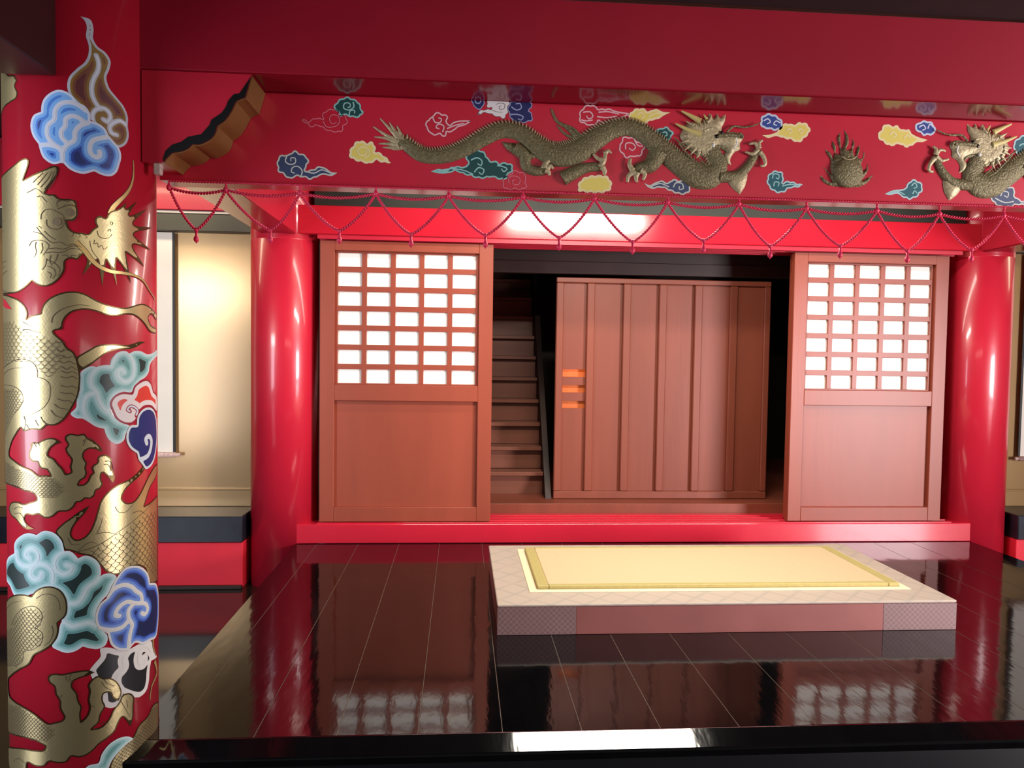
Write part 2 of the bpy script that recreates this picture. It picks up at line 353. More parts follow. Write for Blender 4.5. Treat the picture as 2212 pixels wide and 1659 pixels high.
# ------------------------------------------------------------------ decoration outlines, millimetres on the column wall / frieze face
COLUMN_ART = {
 'tail': ('brown', [(88,2356,1),(112,2353),(119,2331),(118,2304),(128,2286),(148,2275),(161,2255),(158,2233),(150,2207),(157,2181),(178,2159),(197,2141),(209,2116),(209,2088),(212,2064),(202,2036),(180,2022),(160,2029),(147,2044),(122,2073),(104,2089),(81,2119),(63,2137),(56,2162),(60,2187),(78,2213),(99,2238),(107,2263),(107,2284),(101,2306),(103,2333),(97,2349)], [[(125,2261),(131,2242),(129,2221),(120,2199),(114,2177),(115,2150),(125,2128),(135,2117)],[(116,2082),(115,2098),(125,2114),(144,2121),(157,2112),(159,2097),(150,2086),(141,2091)],[(205,2090),(188,2098),(170,2089),(158,2074),(162,2058),(177,2056)]]),
 'cloud_top': ('blue', [(-8,2097),(-3,2120),(15,2141),(36,2151),(57,2147),(72,2135),(79,2124,1),(98,2116),(108,2100),(110,2079,1),(128,2076),(145,2066),(154,2049,1),(168,2035),(182,2021),(188,2001),(182,1971),(176,1953),(159,1937),(137,1936),(118,1943,1),(91,1932),(61,1940),(44,1957,1),(22,1951),(-3,1966),(-13,1989),(-16,2003,1),(-32,2026),(-38,2057),(-29,2080),(-8,2090,1)], [[(44,1993),(23,2004),(7,2027),(9,2054),(25,2072),(27,2095),(39,2113),(60,2121),(81,2117),(98,2105)],[(56,2011),(43,2023),(41,2040),(51,2057),(52,2074),(66,2085),(83,2082),(98,2070)],[(-13,2000),(13,2002),(38,1992),(44,1976),(42,1955)],[(44,1959),(44,1986),(56,2007),(71,2019),(74,2044),(86,2062),(104,2072)],[(154,2045),(134,2037),(116,2027),(108,2008),(112,1988),(124,1982),(132,1990),(131,2000)]]),
 'head': ('gold', [(-240,1928),(-201,1931),(-139,1938),(-97,1951),(-67,1964),(-52,1966),(-44,1959),(-47,1945),(-54,1928),(-63,1908,1),(-46,1915),(-23,1926),(4,1938),(24,1947),(33,1944),(33,1931),(24,1911),(9,1889),(-1,1873,1),(9,1869),(23,1870),(31,1861),(42,1859),(58,1860),(74,1856),(76,1843),(78,1828),(76,1812),(66,1802),(52,1800,1),(55,1786),(63,1775),(73,1771),(89,1771),(102,1769),(113,1783),(124,1792,1),(119,1805),(122,1817),(133,1823),(145,1818),(150,1828),(157,1838),(177,1848),(203,1872,1),(199,1855),(237,1881,1),(210,1838),(279,1869,1),(224,1815),(312,1819,1),(226,1784),(300,1750,1),(222,1753),(267,1696,1),(200,1731,1),(209,1678),(216,1642,1),(188,1692),(173,1710,1),(171,1674),(174,1632,1),(156,1685),(146,1703,1),(141,1671),(136,1627,1),(129,1676),(125,1701,1),(114,1690),(88,1654,1),(99,1701),(95,1716,1),(86,1709),(75,1696),(62,1699),(49,1692),(46,1667),(35,1645),(18,1628),(-2,1620),(-23,1624),(-39,1635,1),(-57,1620),(-85,1605),(-128,1601),(-212,1606),(-269,1613)], []),
 'head_ink': ('ink', [], [[(3,1801),(4,1786),(13,1778),(27,1776),(40,1782),(47,1796),(44,1810)],[(-12,1801),(-10,1816),(0,1827),(17,1829),(31,1822),(43,1815),(48,1801)],[(52,1801),(67,1802),(77,1818),(76,1835),(66,1845),(53,1845),(42,1837)],[(31,1851),(42,1855),(55,1853),(66,1858),(75,1852)],[(30,1831),(38,1835),(50,1840),(63,1843),(74,1842)],[(38,1857),(30,1851),(30,1836)],[(-52,1873),(-39,1878),(-26,1884),(-13,1878),(-5,1870),(9,1869)],[(-23,1861),(-11,1864),(-2,1855),(5,1848)],[(-34,1768),(-12,1762),(5,1747),(16,1739),(36,1742),(52,1734),(68,1738),(86,1731)],[(1,1711),(16,1714),(30,1713),(45,1716),(62,1726),(83,1724)],[(8,1722),(25,1725),(44,1723),(62,1732),(78,1733)],[(-24,1780),(-12,1765),(8,1744)],[(-3,1770),(11,1756),(25,1748)],[(-18,1783),(-9,1777)],[(-46,1729),(-38,1741),(-19,1745),(-1,1741),(8,1732),(2,1717),(-7,1705)],[(-25,1741),(-28,1729),(-25,1714),(-32,1698)],[(-10,1738),(-8,1723),(-14,1708)],[(2,1696),(-1,1678),(-10,1665)],[(13,1705),(10,1690),(16,1675)],[(30,1709),(24,1690),(16,1681)],[(41,1706),(52,1707),(57,1698),(65,1708),(75,1706),(83,1715)],[(124,1781),(128,1766),(141,1761),(155,1766),(161,1776)],[(160,1801),(164,1808),(158,1810),(157,1801)],[(157,1783),(158,1788),(151,1786),(152,1780)],[(106,1751),(108,1736),(113,1721),(126,1704)],[(118,1755),(116,1743),(124,1747),(127,1735),(135,1742),(140,1730),(149,1740)],[(9,1883),(24,1908),(29,1929),(28,1941)],[(-2,1882),(15,1907),(24,1932)],[(-11,1888),(7,1910),(18,1931)],[(-20,1894),(-5,1912),(7,1928)],[(-33,1900),(-17,1915),(-5,1926)],[(2,1693),(22,1684),(35,1667),(29,1648)],[(4,1675),(19,1669),(24,1654),(16,1642)],[(4,1660),(13,1654),(10,1642)],[(47,1801),(55,1789),(50,1783)],[(63,1775),(68,1763),(63,1759)],[(76,1770),(84,1761),(80,1758)],[(89,1768),(100,1760),(94,1756)],[(-226,1625),(-151,1607),(-99,1605)],[(-211,1812),(-165,1803)],[(-215,1781),(-166,1775)],[(-231,1689),(-148,1693)],[(-231,1673),(-159,1679)],[(-231,1651),(-140,1665)]]),
 'pupils': ('pupil', [], [[(29,1797),(30,1796)],[(61,1824),(61,1824)]]),
 'whisker_up': ('goldline', [], [[(157,1832),(164,1849),(180,1870),(200,1893),(216,1918),(225,1946),(227,1972),(226,1997)]]),
 'whisker_low': ('goldline', [], [[(73,1745),(94,1722),(110,1699),(129,1682),(154,1672),(191,1670),(227,1667),(262,1655),(289,1631),(333,1604)]]),
 'body': ('gold', [(-289,1605),(-212,1604),(-121,1594),(-81,1581),(-60,1562),(-54,1545),(-58,1530,1),(-47,1539),(-27,1544),(-15,1547,1),(-11,1564),(1,1582),(24,1598),(48,1607),(72,1609),(93,1604),(117,1590),(145,1578),(175,1572),(201,1572),(226,1580),(252,1587),(282,1584),(317,1571),(353,1556),(345,1542,1),(295,1557),(285,1549),(294,1530),(344,1511),(337,1501,1),(288,1509),(266,1528),(247,1541),(226,1551),(201,1553),(175,1547),(148,1547),(125,1555),(104,1560),(82,1559),(61,1551),(48,1538),(42,1526),(39,1504,1),(25,1502),(17,1498),(23,1489),(39,1474),(50,1455),(65,1443),(73,1425),(78,1400),(81,1376),(79,1345),(75,1320),(64,1295),(53,1274),(37,1252),(17,1240),(-3,1240),(-18,1228),(-41,1229),(-72,1221,1),(-78,1230),(-107,1208),(-132,1179),(-145,1152),(-114,1139),(-80,1126),(-49,1116),(-23,1101),(-10,1103),(6,1101,1),(-4,1118),(-16,1120),(-26,1131),(-27,1138),(-42,1139),(-54,1151),(-53,1168),(-47,1179),(-50,1187),(-41,1193),(-31,1192),(-9,1202),(11,1206),(25,1200),(32,1192,1),(20,1188),(8,1179),(1,1166),(-1,1159),(14,1149),(25,1134),(36,1121),(44,1105,1),(57,1110),(54,1124),(58,1145),(48,1161),(44,1177),(50,1186),(43,1200),(45,1212),(58,1217),(74,1213),(88,1216),(98,1203),(117,1189),(131,1172),(133,1161,1),(117,1170),(101,1173),(89,1164),(87,1150),(95,1134),(92,1119),(95,1106),(89,1091),(79,1085),(74,1074,1),(87,1074),(97,1084),(103,1099),(110,1105),(106,1118),(111,1127),(120,1132),(122,1148),(137,1154),(151,1147),(157,1135),(155,1119),(162,1099),(164,1083),(159,1071,1),(145,1092),(132,1103),(129,1087),(133,1071),(127,1059),(116,1054),(113,1041),(100,1032),(89,1034),(81,1025),(70,1025),(62,1011),(46,1001),(24,1000),(15,991),(1,984),(-15,985),(-27,994),(-44,990),(-66,991),(-74,979),(-64,964),(-41,953,1),(-66,950),(-87,959),(-107,973),(-135,982),(-151,998),(-134,1017),(-101,1024),(-73,1020),(-50,1027),(-33,1034),(-36,1047),(-50,1054),(-73,1057),(-100,1064),(-144,1066),(-211,1065),(-288,1071)], []),
 'body_gap': ('redgap', [(-289,1599),(-231,1595),(-152,1582),(-113,1558,1),(-153,1562),(-212,1577),(-289,1580)], []),
 'body_ink': ('ink', [], [[(-231,1386),(-141,1406),(-88,1420),(-56,1419),(-35,1408),(-26,1390),(-26,1372,1),(-7,1367),(6,1354),(8,1335),(4,1311),(-11,1289),(-37,1273),(-70,1263)],[(-231,1364),(-161,1384),(-103,1396),(-68,1397)],[(-231,1342),(-143,1347),(-99,1342),(-77,1328),(-72,1309),(-86,1287),(-106,1271)],[(-70,1263),(-64,1248),(-72,1223)],[(-62,1242),(-51,1228)],[(-34,1255),(-24,1237)],[(-9,1252),(-3,1240)],[(13,1522),(16,1537),(31,1554),(56,1567),(82,1573),(104,1571)],[(81,1397),(102,1410),(124,1425)],[(-72,1500),(-55,1503),(-37,1498),(-15,1495)],[(-70,1524),(-51,1515),(-37,1512)],[(-41,1192),(-35,1187),(-31,1178)],[(-26,1194),(-23,1184)],[(85,1194),(101,1204),(117,1189)],[(86,1183),(93,1198)],[(139,1135),(151,1134),(160,1107)],[(136,1126),(145,1125),(154,1105)],[(-117,1001),(-96,1010),(-78,1008)],[(-112,989),(-87,992),(-76,980)],[(22,1470),(31,1467),(39,1470),(47,1465)],[(25,1449),(36,1443),(47,1449),(57,1445)],[(28,1431),(39,1432),(49,1426),(63,1431),(72,1426)],[(30,1418),(41,1412),(55,1417),(68,1410),(76,1413)],[(36,1403),(49,1395),(60,1402),(73,1394),(80,1397)],[(35,1391),(49,1385),(62,1389),(76,1382),(80,1385)],[(34,1375),(49,1371),(62,1376),(75,1368),(80,1371)],[(34,1351),(49,1346),(62,1349),(73,1343),(79,1346)],[(32,1332),(46,1328),(59,1329),(70,1321),(75,1325)],[(26,1314),(40,1308),(54,1308),(64,1298)],[(18,1299),(29,1289),(43,1286),(56,1280)],[(9,1283),(20,1268),(34,1262),(42,1258)],[(-18,1264),(-9,1249),(3,1243)]]),
 'ribbon': ('gold', [(73,1428),(87,1439),(103,1450),(125,1463),(147,1466),(174,1466),(204,1465),(226,1470),(246,1476),(270,1474,1),(251,1468),(226,1457),(197,1452),(171,1450),(147,1441),(127,1426),(102,1404),(81,1391,1)], []),
 'teal_cloud': ('teal', [(81,1385),(92,1397),(108,1404),(124,1400,1),(138,1407),(154,1405,1),(159,1426),(174,1440),(193,1445),(207,1439,1),(226,1447),(251,1447),(275,1439),(316,1443),(351,1453,1),(359,1439),(325,1426),(293,1406),(287,1386),(269,1370),(245,1360),(225,1341),(217,1329),(189,1330),(167,1321),(155,1293),(158,1270),(173,1250),(199,1236),(216,1224),(198,1210),(192,1191),(172,1181),(151,1194),(141,1214),(138,1227,1),(118,1234),(99,1248),(85,1258),(69,1260),(57,1271),(70,1289),(72,1314),(79,1338),(79,1366)], [[(156,1404),(124,1400),(108,1379),(106,1351),(118,1332),(124,1310),(140,1281),(158,1270)],[(118,1329),(99,1323),(88,1298),(91,1270),(101,1251)],[(159,1413),(174,1439),(197,1444),(218,1423),(225,1393),(217,1368),(196,1358),(177,1372),(175,1388),(186,1395),(193,1386)]]),
 'red_cloud': ('redwhite', [(158,1280),(153,1296),(164,1318),(186,1328),(217,1325,1),(225,1345),(250,1360),(275,1364),(299,1352),(314,1327,1),(348,1309),(347,1260),(292,1281),(259,1280),(240,1265),(234,1249),(220,1237),(195,1237),(173,1250)], [[(230,1259),(236,1272),(224,1284),(210,1287),(202,1277),(211,1272)]]),
 'navy_cloud': ('navy', [(202,1219),(209,1230),(232,1231,1),(236,1256),(254,1274),(286,1279),(318,1266),(339,1240,1),(345,1181),(331,1138,1),(312,1113),(290,1099),(267,1096),(253,1111,1),(239,1127),(233,1147,1),(209,1166),(198,1190)], [[(250,1128),(278,1135),(294,1156),(297,1180),(282,1193),(268,1186),(273,1172)]]),
 'fin': ('gold', [(17,944),(34,966),(56,983),(78,1000),(100,1013,1),(91,996),(72,973),(59,952),(56,933),(67,920),(83,923),(99,938),(110,962),(119,993),(127,1021),(144,1044),(171,1063),(205,1074),(231,1087),(253,1103),(270,1118,1),(262,1095),(239,1076),(212,1060),(191,1041),(184,1022),(197,1007),(219,1006),(243,1025),(262,1048),(284,1072),(331,1098),(350,1099,1),(350,1078),(289,1033),(261,985,1),(296,991),(348,1002,1),(348,730,1),(281,749),(265,795),(214,816),(173,803),(143,816),(126,839),(104,868),(77,878),(56,889),(39,894),(31,922)], []),
 'fin_ink': ('ink', [], [[(58,883),(112,895),(187,934),(296,985)],[(69,885),(107,909),(118,901)],[(115,930),(135,932),(155,927),(171,919)],[(165,1002),(174,985),(194,981),(219,1000)],[(48,927),(56,908),(77,906)],[(218,973),(238,976),(266,960)],[(118,933),(127,954),(132,975)]]),
 'teal_low': ('teal', [(-203,818),(-170,851),(-117,877,1),(-117,902),(-88,929),(-55,940),(-34,936,1),(-12,948),(12,943),(31,922),(39,890,1),(56,885),(69,866,1),(88,873),(112,860),(126,833),(124,807),(112,794,1),(131,812),(149,812),(167,798),(154,775),(145,755),(125,733),(114,710),(119,680),(133,648),(142,633),(136,607),(119,601),(97,608),(81,616,1),(64,606),(45,603),(20,613),(6,623),(20,650),(26,681),(43,724),(41,752),(27,778),(2,792),(-47,771),(-123,758),(-145,776),(-203,792)], [[(-109,881),(-104,860),(-76,846),(-49,850),(-30,866),(-30,885),(-45,897),(-63,891),(-70,876),(-58,869)],[(8,804),(8,835),(-7,851),(-29,855),(-49,843),(-55,824),(-43,812),(-26,816),(-21,829)],[(69,866),(50,887),(28,882),(15,863),(19,838),(36,826),(52,831),(57,845),(44,851)],[(112,794),(93,781),(82,757),(71,743),(46,742)],[(32,699),(54,678),(76,679),(97,681),(116,668)]]),
 'knee': ('gold', [(-288,691),(-211,713),(-156,743),(-101,763),(-69,766),(-52,763,1),(-40,778),(-17,791),(5,793),(27,783),(41,760),(45,734),(41,709),(21,689,1),(23,670),(18,648),(3,626),(-19,611),(-45,597),(-60,573),(-100,548),(-145,520),(-191,483),(-179,461),(-131,453),(-83,446),(-47,432),(-21,414),(-8,406),(13,409),(32,415),(35,422,1),(24,451),(24,467),(13,490),(11,509),(-4,525),(-5,541),(8,547),(31,544),(53,547),(75,548),(96,545),(109,536,1),(91,530),(74,527),(58,520),(55,508),(66,487),(71,461),(78,443),(75,428),(76,402,1),(87,412),(96,436),(93,459),(96,488),(93,501),(104,518),(118,524),(132,513),(147,509),(165,493),(175,473),(179,452),(170,433,1),(155,447),(146,467),(132,468),(129,449),(135,431),(123,409),(120,391),(101,374,1),(123,373),(146,392),(155,411),(174,431),(180,445),(200,445),(217,426),(215,400),(214,367),(205,342,1),(193,366),(180,382),(167,364),(161,350),(140,335),(120,326),(103,311),(84,301),(67,301),(51,307),(40,293),(17,292),(-6,297),(-19,284),(-42,282),(-72,288),(-77,264),(-169,235),(-202,262),(-203,278),(-135,316),(-85,327),(-45,328),(-18,332),(-15,341,1),(-38,353),(-71,358),(-115,355),(-202,341),(-288,351)], []),
 'knee_ink': ('ink', [], [[(-140,667),(-113,701),(-74,729),(-40,735),(-21,717),(-24,692),(-41,676,1),(-20,661),(-21,639),(-45,615),(-80,602),(-85,579),(-144,550),(-230,531)],[(-36,758),(-14,771),(10,768),(24,751),(27,726)],[(6,683),(9,664),(0,639),(-15,626)],[(-203,692),(-131,733),(-87,747)],[(39,539),(42,526),(53,518)],[(53,543),(47,531),(55,521)],[(126,505),(135,487),(152,471)],[(132,510),(141,495),(161,481)],[(177,429),(190,401),(203,372)],[(193,426),(197,401)],[(-137,274),(-105,293),(-81,286)],[(30,486),(25,477)],[(104,466),(109,462)],[(101,441),(109,436)],[(123,383),(137,385)],[(103,373),(114,373)]]),
 'blue_low': ('blue2', [(114,708),(125,731),(142,744,1),(154,773),(170,799),(189,817),(221,817),(255,799),(278,769),(284,746,1),(325,730),(347,700),(347,606),(323,566),(279,570,1),(249,572),(220,586),(201,573,1),(171,583),(153,601),(142,640,1),(119,662),(112,686)], [[(142,744),(157,763),(182,770),(213,755),(225,741),(245,721),(247,700),(220,706),(195,717),(179,712),(166,699),(164,686),(174,682)],[(245,698),(264,688),(272,668),(259,659),(247,667)],[(217,704),(202,692),(202,665),(212,645),(205,618),(201,586)],[(119,662),(154,647),(185,648),(202,662)]]),
 'black_cloud': ('black', [(124,600),(149,596),(171,583),(201,573,1),(244,577),(291,565),(309,523),(333,499),(291,503,1),(284,485),(278,446),(267,424),(239,416),(211,429),(183,450,1),(177,423),(152,419),(132,432),(126,467),(104,518),(98,545),(110,561),(124,577)], [[(291,530),(268,557),(244,560),(233,544),(239,514),(258,510),(258,524)],[(201,573),(184,552),(187,525),(168,508),(165,480),(180,451)]]),
 'edge_ribbon': ('goldline', [], [[(329,599),(306,573),(304,543),(327,505)],[(313,493),(332,450),(293,422),(283,385)]]),
 'fin_low': ('gold', [(296,358),(277,343),(234,330),(214,306),(186,296),(157,272),(142,239,1),(347,138,1),(351,349,1)], []),
 'teal_arc': ('teal', [(78,260,1),(94,272),(116,271),(125,294),(145,316),(170,323),(199,315),(214,301,1),(192,296),(169,283),(151,265),(139,240,1)], []),
 'coil': ('gold', [(-217,2224),(-142,2211),(-119,2196),(-95,2192),(-83,2177),(-91,2165),(-81,2143),(-86,2130),(-108,2123),(-146,2116),(-223,2103)], []),
 'scales_thigh': ('scale14', [(-211,1338),(-143,1342),(-94,1339),(-77,1318),(-84,1293),(-106,1274),(-127,1248),(-171,1207),(-203,1146),(-269,1146),(-269,1329)], []),
 'scales_chest': ('scale20', [(-269,1520),(-155,1528),(-74,1518),(-28,1491),(17,1473),(39,1449),(27,1406),(16,1375),(-22,1408),(-56,1423),(-98,1423),(-211,1402),(-269,1402)], []),
 'scales_arm': ('scale11', [(-269,1140),(-176,1133),(-80,1117),(-32,1104),(7,1098),(35,1073),(18,1045),(-17,1042),(-43,1057),(-81,1064),(-181,1069),(-269,1073)], []),
 'scales_fin': ('scale22', [(88,883),(155,914),(266,960),(341,968),(337,739),(275,795),(221,817),(167,808),(131,828),(115,860)], []),
 'scales_knee': ('scale14', [(-133,668),(-107,702),(-70,728),(-40,732),(-24,716),(-27,692),(-41,676),(-23,659),(-25,639),(-49,618),(-84,604),(-89,581),(-154,550),(-269,534),(-269,619)], []),
 'scales_shin': ('scale11', [(-269,515),(-202,481),(-200,446),(-92,444),(-21,411),(6,392),(-9,360),(-38,359),(-93,364),(-202,345),(-268,357)], []),
 'scales_low': ('scale11', [(296,354),(277,340),(218,304),(186,293),(157,266),(145,241),(338,141),(341,342)], []),
}
